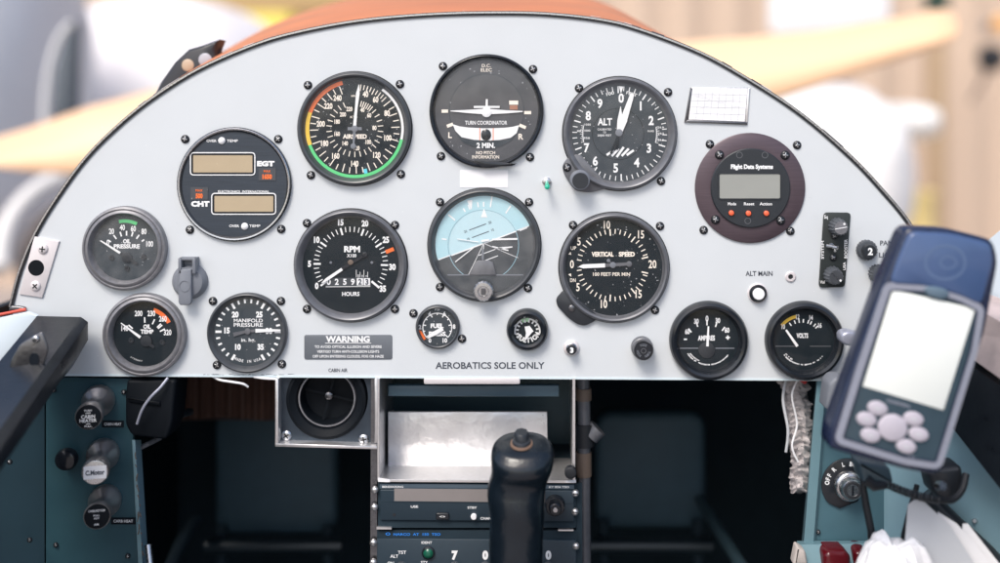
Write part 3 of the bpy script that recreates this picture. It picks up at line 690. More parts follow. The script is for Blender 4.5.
# manifold pressure
def d_man(m, t):
    c = (.4, .8)
    for i in range(26):
        a = -150+i*12; big = i % 5 == 0
        m.tick(a, 26.5 if big else 28.6, 32.6, 2.4 if big else 1.9, 'white', c=c)
    for s, x, z in [('20', -12.4, 18), ('25', 11.6, 18), ('15', -20.6, 2), ('30', 21.4, 1.6), ('10', -9.7, -14.5), ('35', 13, -14.5)]: m.text(s, x, z, 5.2, 'white', sx=.85, bold=.04)
    m.text('MANIFOLD', .6, 12, 3.4, 'white', wid=29, bold=.035); m.text('PRESSURE', .6, 7.6, 3.4, 'white', wid=29, bold=.035); m.text('in. hg.', .6, -7.4, 3.4, 'white', wid=14, bold=.03)
    m.arctext('MADE IN USA', c, 29.6, 205, 157, 2.6, 'white', inward=True, bold=.03)
    needle(t, [('p', (bar((-14, -2), (0, 1.6), 4, 2.4), 2.0, 'bezelmid')), ('p', (bar((0, 1.6), (8, 2), 2.6, 2.6), 2.0, 'bezelmid')), ('p', (bar((8, 2), (33, 2.4), 3.8, 1.8), 2.1, 'white')), ('disc', (.2, 1.4, 3, 'bezelmid', 2.2))])
gauge('manifold_pressure_gauge', 'small black manifold pressure dial with thick white ticks and digits', 248, 332.3, 40, 33.8, 'thin', 'bezel', 'dialcharcoal', [(213, 301), (281, 301), (217, 365), (282, 364)], d_man)

# oil pressure / temp
def d_oilp(m, t):
    c = (1.6, -6)
    for s, x, z in [('0', -17.6, 5.4), ('20', -14, 16.6), ('40', -3.2, 20.4), ('60', 7.8, 19.2), ('80', 18.4, 16.4), ('100', 24.2, 4)]: m.text(s, x, z, 5.2, 'white', sx=.68, bold=.02)
    for a in (-55, -36, -17, 0, 17, 35, 53): m.tick(a, 17.2 if abs(a) < 50 else 19, 22, 1.5, 'white', c=(1, -5))
    m.arc(25.2, 28.6, -12, 27, 'green', c=(-1, 0)); m.text('OIL', 1.3, 6.6, 3.8, 'white', wid=7.5, bold=.03); m.text('PRESSURE', 1.3, 1.6, 3.8, 'white', wid=26, bold=.03)
    for x, z in ((-14, -9.6), (18, -9), (1.6, -20.6)): m.lathe([(2.8, 1), (2.6, 2.2), (1.2, 2.2), (1, 1.6)], 'black', c=(x, z), n=14, cap=True)
    needle(t, [('p', (bar((12, -16), (-4, -6), 2.6, 3.2), 2.1, 'black')), ('p', (bar((-5, -5), (-24.6, 7.4), 2.4, 1.2), 2.2, 'white')), ('disc', (1.6, -9.4, 5, 'black', 1.8))])
def d_oilt(m, t):
    for s, x, z in [('140', -20.5, 6), ('200', -6.8, 20.8), ('230', 6, 20.8), ('260', 17.5, 15.4), ('320', 22.2, 1.8)]: m.text(s, x, z, 5.2, 'white', sx=.68, bold=.02)
    for a in (-50, -2, 25, 45, 50, 62): m.tick(a, 16.5, 22, 1.4, 'white', c=(0, -5))
    m.arc(24.5, 28.6, 18, 62, 'orange', c=(0, -1)); m.text('OIL', 1.7, 7.6, 3.8, 'white', wid=7.5, bold=.03); m.text('TEMP', 1.7, 2.6, 3.8, 'white', wid=13, bold=.03)
    for x, z in ((-14, -6), (17, -8)): m.lathe([(2.8, 1), (2.6, 2.2), (1.2, 2.2), (1, 1.6)], 'black', c=(x, z), n=14, cap=True)
    m.arctext('STEWART', (0, 0), 27, 212, 188, 1.5, 'white', inward=True)
    needle(t, [('p', (bar((9, -13), (-3, -5), 2.6, 3.2), 2.1, 'black')), ('p', (bar((-4.6, -3), (-24, 11.4), 2.8, 1), 2.2, 'white')), ('disc', (1, -6.6, 5.6, 'black', 1.8))])
gauge('oil_pressure_gauge', 'oil pressure dial in a worn grey ring with short green arc', 126, 247.7, 42, 32.5, 'clamp', 'bezelgrey', 'dialcharcoal', [], d_oilp, G_VDUST)
gauge('oil_temperature_gauge', 'oil temperature dial in a worn grey ring with short orange arc', 145.8, 334, 41.5, 32, 'clamp', 'bezelgrey', 'dialclean', [], d_oilt)

# fuel pressure, suction
def d_fuel(m, t):
    c = (-.6, -1)
    m.arc(14, 14.9, -132, 132, 'white', c=c, n=40)
    for i in range(11): m.tick(-132+i*26.4, 11.4 if i % 2 == 0 else 12.6, 14.4, 1.1, 'white', c=c)
    for s, x, z in [('2', -18, -.4), ('4', -8.4, 12.8), ('6', 6.6, 12.8), ('8', 16.2, 0), ('0', -8, -13.8), ('10', 7, -13.8)]: m.text(s, x, z, 4.0, 'white', sx=.9, bold=.03)
    m.text('PSI', -.6, 17.2, 2.2, 'white', wid=4.6, bold=.03); m.text('FUEL', -.8, .8, 4, 'white', wid=13, bold=.035); m.text('PRESS', -.6, -7.2, 4, 'white', wid=17, bold=.035)
    m.poly([(-19.4, -3.4), (-16.6, -4.2), (-12, -12), (-14, -13.6)], 1.5, 'orange')
    needle(t, [('p', (bar((5, -1.8), (-4, -7), 3.8, 4.2), 2.0, 'white')), ('p', (bar((-4, -7), (-10.4, -11.6), 4.2, .6), 2.0, 'white'))])
gauge('fuel_pressure_gauge', 'tiny fuel pressure dial with orange mark held by two screws', 438, 326.4, 22, 19.4, 'thin', 'bezel', 'dialcharcoal', [(413.5, 313.3), (462, 338.7)], d_fuel)
def d_suc(m, t):
    m.arc(11.6, 13.2, -105, 100, 'white', c=(0, -2.2), n=40); m.arc(9.6, 13.2, -28, 8, mat('pale_green', (.45, .78, .48), .5), h=1.35, c=(0, -2.2))
    for i in range(10): m.tick(-105+i*22.8, 8.8, 12, 1.6, 'white', c=(0, -2.2), h=1.4)
    for s, x, z in [('4', -12.2, 3), ('5', -2.6, 10.4), ('6', 9.2, 8.8)]: m.text(s, x, z, 3.2, 'white', sx=1, bold=.04)
    m.arctext('SUCTION', (0, -.5), 10.8, 232, 118, 4.4, 'white', inward=True, bold=.04)
    needle(t, [('p', ([(-2.8, 2.6), (2.2, 3.4), (6.2, -2), (4.6, -3.2), (-3.2, -12.8), (-1.4, -4)], 2.2, 'white'))])
gauge('suction_gauge', 'tiny black suction dial with thick bezel and fat white pointer', 527.4, 328.8, 20.8, 16, 'auto', 'gloss', 'dialclean', [], d_suc)

# ammeter, voltmeter
def smalltext(m, c, r, a0, a1, n):
    for q in range(n):
        a = a0+(a1-a0)*q/(n-1)
        if random.random() < .15: continue
        m.tick(a, r, r+random.uniform(1.0, 1.5), random.uniform(.7, 1.1), 'white', c=c)
def d_amp(m, t):
    for s, x, z in [('60', -21, 8.4), ('30', -12, 18.8), ('0', -1.4, 21.4), ('30', 9.4, 19.5), ('60', 18.6, 9.8)]: m.text(s, x, z, 5.4 if s == '0' else 4.6, 'white', sx=.7, bold=.03)
    for a, (x, z) in zip((-36, -18, 0, 18, 36), ((-17, 7.6), (-10.6, 13.2), (-1.4, 14.6), (7, 13), (13.6, 9.2))): m.line((x, z), (x+4.8*math.sin(R_(a)), z+4.8*math.cos(R_(a))), 1.4, 'white')
    m.text('AMPERES', -2, 2.0, 4.6, 'white', wid=17, bold=.03); m.text('-', -23, 1.6, 5, 'white', sx=1.2, bold=.04); m.text('+', 19.4, 2.4, 5, 'white', sx=1, bold=.04)
    for x0, x1 in ((-28.5, -10), (7, 26)): m.line((x0, -8.2), (x1, -8.2), 1.1, 'greyplastic', h=1.5)
    m.lathe([(8, 1), (8, 1.7), (7.4, 1.9)], 'black', c=(-1.6, -10), n=30, cap=True)
    smalltext(m, (0, 0), 24, 236, 128, 40); smalltext(m, (0, 0), 22, 236, 205, 10)
    needle(t, [('p', (bar((-1.2, -6), (-.2, 14), 2.6, 1.6), 2.6, 'white'))])
gauge('ammeter', 'thick rimmed black ammeter with its white needle upright at zero', 708.2, 339.8, 39.3, 30, 'auto', 'gloss', 'dialclean', [], d_amp)
def d_volt(m, t):
    for s, x, z in [('10', -20.6, 13.4), ('12', -6.2, 23.2), ('14', 7.2, 22.4), ('16', 16, 14.6)]: m.text(s, x, z, 4.6, 'white', sx=.62, bold=.02)
    m.arc(24, 27.2, -52, -12, 'yellow', c=(-2, -1.4))
    for a in (-34, -20, -8, 4, 18, 26, 38, 46): m.tick(a, 18.8, 22.4, 1.2, 'white', c=(-2, -1.4))
    m.text('VOLTS', -1.6, 4.4, 4.4, 'white', wid=11.6, bold=.03)
    for x0, x1 in ((-28.5, -8), (6, 27)): m.line((x0, -6.2), (x1, -6.2), .9, 'bezelmid', h=1.5)
    smalltext(m, (0, 0), 24, 232, 132, 36); smalltext(m, (0, 0), 22, 232, 212, 7)
    needle(t, [('p', (bar((-6.8, -6), (-18.2, 10.4), 2.8, 2), 2.6, 'white'))])
gauge('voltmeter', 'thick rimmed black voltmeter with a yellow arc and slanting needle', 803.6, 339.8, 39.3, 30, 'auto', 'gloss', 'dialclean', [], d_volt)

# EGT / CHT
t = thing('engine_temperature_display', 'round dark blue engine temperature display with two tan windows', 'gauge', 234.9, 184)
m = MB(); m.lathe([(57, 0), (57, 3.4), (56, 4.2)], 'gloss', n=96); m.lathe([(56.2, 4.1), (55.4, 4.8), (54.2, 4.6), (53.8, 3.6)], 'steel', n=96); m.lathe([(54, 3.9), (52.6, 3.4), (52.4, 2)], 'gloss', n=96); m.build('bezel', t)
m = MB(); m.poly(circ(0, 0, 53, 80), 2.4, 'egt')
m.text('OVER', -22.6, 43.3, 2.4, 'white', wid=10, h=2.7, bold=.03); m.text('TEMP', -1.8, 43.3, 2.4, 'white', wid=11, h=2.7, bold=.03)
m.text('OVER', 0, -41.6, 2.4, 'white', wid=10, h=2.7, bold=.03); m.text('TEMP', 20.6, -41.6, 2.4, 'white', wid=11, h=2.7, bold=.03)
m.text('EGT', 31.5, 20.6, 4.4, 'white', wid=17.5, h=2.7, bold=.05); m.text('CHT', -33.8, -19.6, 4.6, 'white', wid=18.5, h=2.7, bold=.05)
m.text('ELECTRONICS  INTERNATIONAL', 9.4, -7.2, 2.0, 'white', wid=51, h=2.7, bold=.03)
m.build('face', t)
for (x0, x1, z0, z1) in ((-44, 21.2, 8.8, 32), (-22.8, 42, -30.4, -8.6)):
    m = MB(); po = roundpoly(rect(x0, x1, z0, z1), 4); m.frame(po, inset(po, 1), 2.4, 3.2, 'white'); m.ring(inset(po, 1), inset(po, 3), 2.75, 'gloss'); m.poly(inset(po, 2.6), 2.6, 'lcd'); m.build('display_window', t)
for x, z, s in ((33, 10, '1650'), (-34.8, -9.2, '500')):
    m = MB(); m.slab(rect(x-8.6, x+8.6, z-6.2, z+6.2), 2.3, 2.9, 'dialgrey'); m.text('MAX', x, z+3, 2.2, 'orange', wid=7, h=3.1, bold=.04); m.text(s, x, z-2.4, 4.2, 'orange', wid=9.5 if len(s) > 3 else 7, h=3.1, bold=.04); m.build('limit_plate', t)
for x, z in ((-12.4, 43.5), (10.5, -42)):
    m = MB(); m.lathe([(3.6, 2.4), (3.4, 3.4), (2.2, 4.4), (.8, 4.8)], 'paper', c=(x, z), n=20, cap=True); m.build('warning_light', t)
for x, y in ((185.3, 139), (278.3, 139), (190, 229.6), (281.3, 229)): screw(t, x-234.9, 184-y)

# flight data unit
t = thing('fuel_data_unit', 'round black data unit with grey screen in a wide purple flange', 'gauge', 749.7, 187.7)
m = MB(); m.lathe([(55, 0), (55, 2), (54.2, 2.6), (39, 2.6)], 'purple', n=96); m.build('flange', t)
m = MB(); m.lathe([(39.6, 2.4), (39.6, 4.4), (38.6, 5.2)], 'black', n=72, cap=True)
m.text('Flight Data Systems', 1.2, 21.4, 4.0, 'white', wid=42, h=5.4, bold=.035)
for s, x in (('Mode', -18.6), ('Reset', -1.6), ('Action', 15)): m.text(s, x, -15.6, 2.8, 'white', wid=2.4*len(s)*.86, h=5.4, bold=.04)
for x, z in ((-11.2, 33), (14.2, 33), (-2.9, -32.6)): m.ring(circ(x, z, 3.2, 24), circ(x, z, 2.6, 24), 5.35, 'bezelmid')
m.build('body', t)
m = MB(); po = roundpoly(rect(-32.4, 30.4, -11.4, 15.4), 3); m.frame(po, inset(po, 1.2), 5.0, 6, 'black'); m.poly(inset(po, 1.1), 5.4, 'lcdgrey'); m.build('screen', t)
for x, z in ((-19.4, -24.6), (-2.4, -25), (15.4, -25)):
    m = MB(); m.lathe([(3.4, 5), (3.4, 5.8), (2.9, 6)], 'gloss', c=(x, z), n=20); m.lathe([(2.8, 5.4), (2.5, 7.4), (1.4, 8)], mat('red_button', (.85, .14, .06), .35), c=(x, z), n=20, cap=True); m.build('button', t)
for x, y in ((709.8, 144), (797, 145), (703.6, 230), (790.3, 231)): screw(t, x-749.7, 187.7-y)
for x, y in ((719, 154.6), (784.6, 155), (715, 219.3), (780, 220)): screw(t, x-749.7, 187.7-y, h=2.6, r=4.6)

# ------------------------------------------------------------------ placards and cards on the panel
t = thing('grid_card', 'small white card with a grid of squares in a metal holder', 'card holder', 718, 105)
m = MB(); po = [(-33.6, -18.6), (29, -20.6), (31.6, 17.6), (-27, 17.6)]
m.slab([(-33.6, -17), (29, -19.4), (31.6, 17.6), (-27.5, 17.6)], 0, 1.2, 'steel', .4)
m.slab([(-33.8, -17), (29, -19.6), (29.4, -16.8), (-30, -14.2)], 0, 2.4, 'steeldark', .8); m.slab([(-33.8, -17), (-30, -15.5), (-25.8, 17), (-27.6, 17.6)], 0, 2.2, 'steeldark', .7); m.slab([(29.2, -19.6), (31.8, 17.6), (29.6, 17), (26.8, -16)], 0, 2.0, 'alu', .6); m.build('holder', t)
m = MB(); q = [(-29.6, -14.2), (26.4, -16.4), (29.2, 17), (-25.6, 17)]; m.poly(q, 1.6, 'paper')
def bil(u, v): a = Vector(q[0]).lerp(Vector(q[1]), u); b_ = Vector(q[3]).lerp(Vector(q[2]), u); return tuple(a.lerp(b_, v))
for i in range(1, 8): m.line(bil(i/8, .02), bil(i/8, .98), .35, 'papergrey', h=1.8)
for i in range(1, 5): m.line(bil(.01, i/5), bil(.99, i/5), .35, 'papergrey', h=1.8)
for i in range(14): m.line(bil(random.random(), random.random()), bil(random.random(), random.random()), .12, 'papergrey', h=1.75)
m.build('card', t)
t = thing('warning_placard', 'grey warning placard with white capitals below the engine speed dial', 'placard', 348.3, 347)
m = MB(); m.slab(roundpoly(rect(-44, 44, -12.4, 12.2), 2.4), 0, .7, mat('placard_grey', (.13, .145, .165), .45), .2)
m.text('WARNING', -.4, 8, 5.6, 'white', wid=44, h=.95, bold=.03); m.line((-23, 4), (23, 4), .6, 'white', h=.95)
m.text('TO AVOID OPTICAL ILLUSION AND SEVERE', 0, .4, 2.5, 'white', wid=67, h=.95, bold=.02); m.text('VERTIGO TURN ANTI-COLLISION LIGHTS', 0, -4.4, 2.5, 'white', wid=62, h=.95, bold=.02); m.text('OFF UPON ENTERING CLOUDS, FOG OR HAZE', 0, -9.2, 2.5, 'white', wid=71, h=.95, bold=.02)
m.build('plate', t)
tag(MB().slab(rect(-24, 24, -8.6, 8.6), 0, .35, 'paper').build('blank_label', loc=W(484, 178.6)), 'blank white stick-on label between turn coordinator and artificial horizon', 'label')
t = thing('aluminium_strip', 'pale pinkish metal strip under the lower edge of the panel', 'metal strip', 472, 380.4)
m = MB(); m.slab(roundpoly(rect(-48, 48, -3.6, 2.6), 2), -8, 1.6, 'pinkplate', .6); m.build('strip', t)
t = thing('latch_plate', 'pale slanted plate with two screws and a dark hole at the left end', 'plate', 41, 266)
m = MB(); m.slab([(-21, -28), (2, -31.6), (19, 25), (-6, 30)], 0, 2, 'pinkplate', .5); m.build('plate', t)
m = MB(); m.lathe([(8, 2.0), (7.8, 2.3), (7.4, 2.3), (7.2, 2.1)], 'boxblack', c=(-4, -1.6), n=32, cap=True); m.build('hole', t)
screw(t, 3, 17.4, 'pink', 5.2, 2); screw(t, -4.4, -19.6, 'pink', 5.2, 2)
t = thing('trim_end', 'small dark end fitting where the panel edge meets the left rail', 'fitting', 18, 309)
m = MB(); m.slab(roundpoly([(-8, -1), (8, -2.4), (9, 2), (2, 3.6), (-6, 4)], 2), 0, 4, 'steeldark', 1); m.build('clip', t)
m = MB(); m.lathe([(1.4, 4), (1.2, 4.8)], 'orange', c=(4, 0), n=10, cap=True); m.build('rivet', t)

# rotary vent cover
t = thing('socket_cover', 'grey plastic hinged socket cover with a round cap and flap', 'cover', 190.5, 280)
m = MB(); m.lathe([(17.8, 0), (17.8, 2), (17.2, 4), (14, 8), (6, 9.5), (2, 9.8)], 'greyplastic', c=(0, -1), n=64, cap=True); m.build('cap', t)
m = MB(); m.frame(rect(-8.4, 8.6, 12, 23.4), rect(-5, 5.4, 14, 21.6), 0, 12, 'greyplastic'); m.slab(rect(-5, 5.4, 14, 21.6), 0, 4, 'greyplastic'); m.slab(roundpoly(rect(-8.4, -5.2, 8, 23.4), 1), 6, 13, 'greyplastic', .6); m.slab(roundpoly(rect(5.6, 8.8, 8, 23.4), 1), 6, 13, 'greyplastic', .6); m.build('hinge', t)
m = MB(); m.slab(roundpoly([(-8, 12), (4.8, 13), (4.6, -20), (3, -23), (-6.8, -23), (-8.2, -20)], 2), 8, 13, 'greyplastic', .9)
m.lathe([(5.6, 13), (5.6, 13.5), (5, 13.5), (5, 12.8)], 'greyplastic', c=(-1.8, -4), n=32); m.build('flap', t)

# toggles, buttons, knobs
t = thing('green_toggle_switch', 'small toggle switch with a green tipped lever below the turn coordinator', 'switch', 546.8, 181.6)
m = MB(); m.slab(circ(0, 0, 4.8, 6), 0, 2, 'steel', .4); m.lathe([(3.4, 2), (3.4, 4.4), (2.6, 4.8)], 'steel', n=20, cap=True); m.build('collar', t)
m = MB(); m.tube([(0, 0, 4), (.2, -2.5, 12), (.3, -4, 17)], [1.4, 2.2, 2.7], mat('toggle_green', (.02, .42, .27), .3)); m.lathe([(2.7, 16.6), (2.2, 19), (.8, 20)], MATS['toggle_green'], c=(.3, -4.2), n=16, cap=True); m.build('lever', t)
def breaker(x, y, ch, label, R=8, col='steel', r=4.4, L_=12):
    t = thing('push_button', label, 'button', x, y)
    m = MB(); m.slab(circ(0, 0, R, 6), 0, 2.2, 'pinkplate', .5) if col == 'pink' else None; m.lathe([(R*.98, 0), (R*.98, 2), (R*.8, 3.4), (r+1, 3.8), (r+.6, 3)], col if col != 'pink' else 'pinkplate', n=36); m.lathe([(r+.9, 2), (r+.9, 6), (r+.2, 6.6)], 'steel', n=30); m.build('collar', t)
    m = MB(); m.lathe([(r, 2), (r, L_), (r-.5, L_+.6)], 'gloss', n=30, cap=True)
    if ch: m.text(ch, 0, 0, r*1.0, 'white', h=L_+.8, bold=.05, sx=1)
    m.build('button', t); return t
breaker(571.4, 347.6, '3', 'small push button marked 3 in a pale hexagonal nut', 8, 'pink', 4.6, 12)
t = thing('light_dimmer_knob', 'black push knob marked 2 beside the panel lights wording', 'knob', 866, 249.6)
m = MB(); m.lathe([(10, 0), (10, 5), (9, 6.4), (7, 6.6)], 'knurl', n=60, wob=lambda a, r: .4*math.sin(a*20) if r > 9.5 else 0, cap=True); m.build('skirt', t)
m = MB(); m.lathe([(6.6, 6), (6.6, 14), (6, 14.8)], 'black', n=36, cap=True); m.text('2', 0, 0, 6.4, 'white', h=15, bold=.03, sx=1); m.build('button', t)
t = thing('dimmer_control', 'ribbed dark knob half hidden behind the handheld navigator', 'knob', 877, 273)
m = MB(); m.lathe([(8.6, 0), (8.6, 10), (8, 12), (5, 12.4)], 'knurl', n=72, wob=lambda a, r: .7*math.sin(a*18) if r > 8 else 0, cap=True); m.build('grip', t)
t = thing('fuse_holder', 'dark round screw-in fuse holder with a stamped cap', 'fuse holder', 641.8, 347)
m = MB(); m.lathe([(11, 0), (11, 3), (10.6, 4), (10.6, 9), (9.6, 9.6)], 'bezelmid', n=48); m.lathe([(9.8, 8), (9.8, 17), (9.2, 18)], 'steeldark', n=48); m.build('collar', t)
m = MB(); m.lathe([(9, 17.8), (8.8, 18.2)], 'gloss', n=40, cap=True); m.ring(circ(0, 0, 2.6, 20), circ(0, 0, 2, 20), 18.4, 'bezelmid')
for s, a in (('FUSE', 0), ('PUSH', 240), ('TURN', 130)): m.arctext(s, (0, 0), 5.8, a-26, a+26, 2.2, 'greyplastic', h=18.4, bold=.02)
m.build('cap', t)
t = thing('alternator_switch', 'white round push button in a dark ringed metal collar', 'button', 757.4, 293)
m = MB(); m.lathe([(10, 0), (10, 1.4), (8.6, 2.2)], 'pinkplate', n=48); m.lathe([(8.8, 1.8), (8.8, 4), (8, 4.8), (7, 4.6)], 'gloss', n=48, cap=True); m.build('collar', t)
m = MB(); m.lathe([(5.8, 4), (5.8, 7.6), (5.2, 8.2)], 'paper', n=40, cap=True); m.build('button', t)
t = thing('jack_socket', 'tiny ringed jack socket right of the white alternator button', 'socket', 790.4, 276.6)
m = MB(); m.lathe([(5.4, 0), (5.4, 1), (4.4, 1.8), (2.6, 1.8), (2.4, .4)], 'pinkplate', n=30); m.poly(circ(0, 0, 2.8, 20), .5, 'rubber'); m.build('ring', t)
# intercom
t = thing('intercom_unit', 'narrow black intercom plate with two silver topped knobs', 'intercom', 834.7, 249.6)
m = MB(); m.slab(roundpoly([(-16.4, -37.6), (9.6, -37.2), (15.6, 37.2), (-11.2, 37.4)], 4), 0, 2.4, mat('intercom_plate', (.022, .028, .028), .5), .5)
m.text('Sq', -9.4, 33, 3.2, 'white', h=2.7, bold=.04); m.text('Vol', -13, -32, 3.0, 'white', h=2.7, bold=.04, sx=.8); m.text('SYSTEM', -12.8, 0, 2.4, 'white', wid=18, rot=90, h=2.7, bold=.03)
m.text('BOOSTER', 10.4, 1.2, 2.8, 'white', wid=19, rot=90, h=2.7, bold=.04); m.text('USA', 9, -16, 2.4, 'white', wid=8, rot=90, h=2.7, bold=.03); m.text('ON', -.4, 0, 2, 'white', rot=90, h=2.7, bold=.03)
m.build('plate', t)
for x, z, a in ((1.6, 23.4, 80), (-3.2, -25, -45)):
    m = MB(); m.lathe([(8.8, 2.4), (8.8, 6), (8, 8), (7.4, 16), (6.8, 17)], 'knurl', n=60, wob=lambda a_, r: .45*math.sin(a_*15), cap=True); m.lathe([(6.4, 16.9), (6.2, 17.4)], 'bezelgrey' if z > 0 else 'bezel', n=40, cap=True)
    m.tick(a, -6, 6, .8, 'white' if z > 0 else 'steel', h=17.7); m.poly([(x_+3.2, z_+4) for x_, z_ in circ(0, 0, 1.2, 12)] if z > 0 else [(x_+4.2, z_-3.2) for x_, z_ in circ(0, 0, 1.2, 12)], 17.8, 'white'); o = m.build('knob', t); o.location = (x*S, 0, z*S)
m = MB(); m.lathe([(2.6, 2.4), (2.6, 3.6)], 'steel', c=(-4.2, 4.4), n=16, cap=True); m.tube([(-8.6, 4.4, 4), (-5, 4, 8), (-.4, 3.2, 12)], [1.8, 1.6, 2.2], 'steel'); m.build('toggle', t)
screw(t, -1.2, 14, r=3.4, h=2.4); screw(t, -2.4, -7.6, r=3.4, h=2.4)

# ------------------------------------------------------------------ left lower console
t = thing('left_console', 'teal painted console below the left end of the panel, shaded in its colour', 'console', 90, 600, -.004)
b = WB(90, 600, -.004); b.plate([(46, 377), (136, 379), (133, 440), (143, 640), (46, 640)], -.006, .004, mat('left_teal_shaded', (.022, .068, .088), .42, nscale=35, ncol=.2, bump=.1, bscale=1500)); b.build('face_plate', t)  # same paint as the right console, its shade put into the colour
b = WB(90, 600, -.004); b.loft([[(-60, 640, .04), (-60, 368, .04)], [(44.5, 640, -.006), (44.5, 374, -.006)]], 'tealshade', closed=False, cap0=False, cap1=False); b.build('side_plate', t)
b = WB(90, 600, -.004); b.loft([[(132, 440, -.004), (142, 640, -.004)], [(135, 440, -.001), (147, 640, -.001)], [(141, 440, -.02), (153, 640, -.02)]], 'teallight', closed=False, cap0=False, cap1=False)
for q in range(24):
    y = random.uniform(445, 555); x = 134+(y-440)*.055+random.uniform(0, 2.5); b.wtube([(x, y, -.0005), (x+random.uniform(-1.5, 1.5), y+random.uniform(1, 5), -.0005)], random.uniform(.0002, .0005), 'tan', 5)
b.build('worn_edge', t)
b = WB(90, 600, -.004); b.wtube([(148, 545, .004), (152, 580, .012), (156, 640, .02)], .0028, 'steel'); b.build('edge_tube', t)
def pull(name, label, bx, by, hx, hy, R, r, capmat, texts, tm='white'):
    t = thing(name, label, 'knob', bx, by, -.006); b = WB(bx, by, -.006)
    P = [(0, R*1.08), (.10, R*1.1), (.18, R*1.0), (.26, R*.62), (.42, R*.45), (.70, R*.46), (.8, r*.97), (.97, r), (1.0, r*.92)]
    b.wtube([(bx+(hx-bx)*u, by+(hy-by)*u, -.004+.045*u) for u, _ in P], [q*S for _, q in P], 'pullmetal', 32); b.build('shaft', t)
    m = MB(sc(.041)); m.lathe([(r*.95, 0), (r*.92, 1.2), (r*.86, 1.4)], 'steel' if capmat == 'paper' else 'boxblack', n=40, cap=True)
    if capmat == 'paper': m.slab(rect(-r*.84, r*.84, -r*.5, r*.5), 1.2, 1.8, 'paper')
    for s, x, z, c, wd in texts: m.text(s, x, z, c, tm, h=2.0, wid=wd, bold=.03)
    o = m.build('cap', t); a_ = W(bx, by, -.004); b_ = W(hx, hy, .041); vv = (b_-a_).normalized(); o.location = b_+vv*.0004-W(bx, by, -.006)
    o.rotation_mode = 'QUATERNION'; o.rotation_quaternion = Vector((0, -1, 0)).rotation_difference(vv)
pull('cabin_heater_knob', 'black pull knob lettered CABIN HEATER, topmost on the left console', 99, 400, 88.5, 417, 14.5, 12.8, 'gloss', [('PUSH', 0, 7, 1.6, 7), ('OFF', 0, 4.4, 1.4, 5), ('CABIN', 0, 1, 3.2, 13), ('HEATER', 0, -3, 3.2, 16), ('ON', 0, -6.4, 1.4, 4), ('PULL', 0, -8.8, 1.6, 7)])
pull('cabin_motor_knob', 'pull knob with a white C.Motor sticker in the middle of the left console', 103.5, 453.5, 95.3, 472, 14.5, 12.8, 'paper', [('C.Motor', 0, 0, 4.4, 18)], 'textdark')
pull('carburettor_heat_knob', 'black pull knob beside the CARB HEAT strip, lowest on the left console', 105.5, 500, 97, 516.5, 14.5, 12.8, 'gloss', [('CARBURETTOR', 0, 6, 2.0, 16), ('PULL', 0, 1.4, 1.6, 6), ('HOT', 0, -1.4, 1.6, 5), ('AIR', 0, -7.4, 1.8, 5)])
t = thing('small_black_knob', 'small plain black knob left of the C.Motor knob', 'knob', 71, 456, -.006)
m = MB(); m.lathe([(6, 0), (6, 5), (10.6, 7), (11.2, 12), (9.6, 16), (5, 18)], 'gloss', n=36, cap=True); m.build('head', t)
lc = [o for o in bpy.data.objects if o.name == 'left_console'][0]
for x, y, dd in ((10, 462, .018), (30, 540, .008), (124, 392, -.0055), (56, 545, -.0055), (128, 556, -.0055), (54, 390, -.0055)):
    o = screw(lc, 0, 0, 'black', 2.6); o.location = W(x, y, dd)-W(90, 600, -.004)
for s, x0, x1, y, lab in (('CABIN HEAT', 102, 124, 424, 'black strip lettered CABIN HEAT beside the topmost left knob'), ('CARB HEAT', 111, 136, 521, 'black strip lettered CARB HEAT beside the lowest left knob')):
    t = thing('lettered_strip', lab, 'label', (x0+x1)/2, y, -.0055)
    m = MB(); m.slab(rect((x0-x1)/2, (x1-x0)/2, -3.4, 3.4), 0, .5, 'gloss'); m.text(s, 0, 0, 2.6, 'white', h=.8, wid=(x1-x0)*.78, bold=.02); m.build('strip', t)

# left rail (black beam running towards the camera) and pale sill
t = thing('left_rail', 'glossy black beam running forward from the left end of the panel', 'rail', 60, 345, .01)
e0 = [(37, 316), (81, 317), (88, 322), (88, 340), (73, 366), (66, 373), (40, 373), (18, 352)]
e1 = [(-190, 590), (-95, 560), (-85, 572), (-80, 590), (-120, 600), (-140, 610), (-200, 660), (-230, 640)]
def lerp_ring(a, b_, t_, d): return [(p[0]+(q[0]-p[0])*t_, p[1]+(q[1]-p[1])*t_, d) for p, q in zip(a, b_)]
ins = [(x+(56-x)*.08, y+(345-y)*.08) for x, y in e0]
b = WB(60, 345, .01); b.loft([[(x, y, .012) for x, y in ins], lerp_ring(e0, e1, .0, .010+.004)]+[lerp_ring(e0, e1, u, .014+.30*u) for u in (.02, .3, .65, 1)], 'railblack'); b.build('beam', t)
t = thing('catch_plate', 'scratched steel catch plate with a screw lying on the left rail', 'plate', 40, 372, .05)
b = WB(40, 372, .05); b.plate(roundpoly([(20, 344), (42, 331), (48, 349), (44, 362), (34, 380), (18, 388), (8, 384), (10, 362)], 4), .075, .002, 'steeldark', .0006); b.build('plate', t)
b = WB(40, 372, .05); b.plate(circ(34, 360, 5, 20, 7), .0757, .001, 'gloss'); b.build('hole', t)
o = screw(t, 0, 0, 'steel', 3.4); o.location = W(36, 339, .0757)-W(40, 372, .05)
b = WB(10, 330, .012); b.plate([(-40, 330), (-2, 318), (27, 312), (37, 316), (20, 350), (-40, 400)], .012, .004, 'palerail', .0006)
sill = tag(bpy.data.objects.new('left_sill', None), 'pale blue sill corner with a red edge outside the left rail', 'sill'); COL.objects.link(sill); sill.location = W(10, 330, .012)
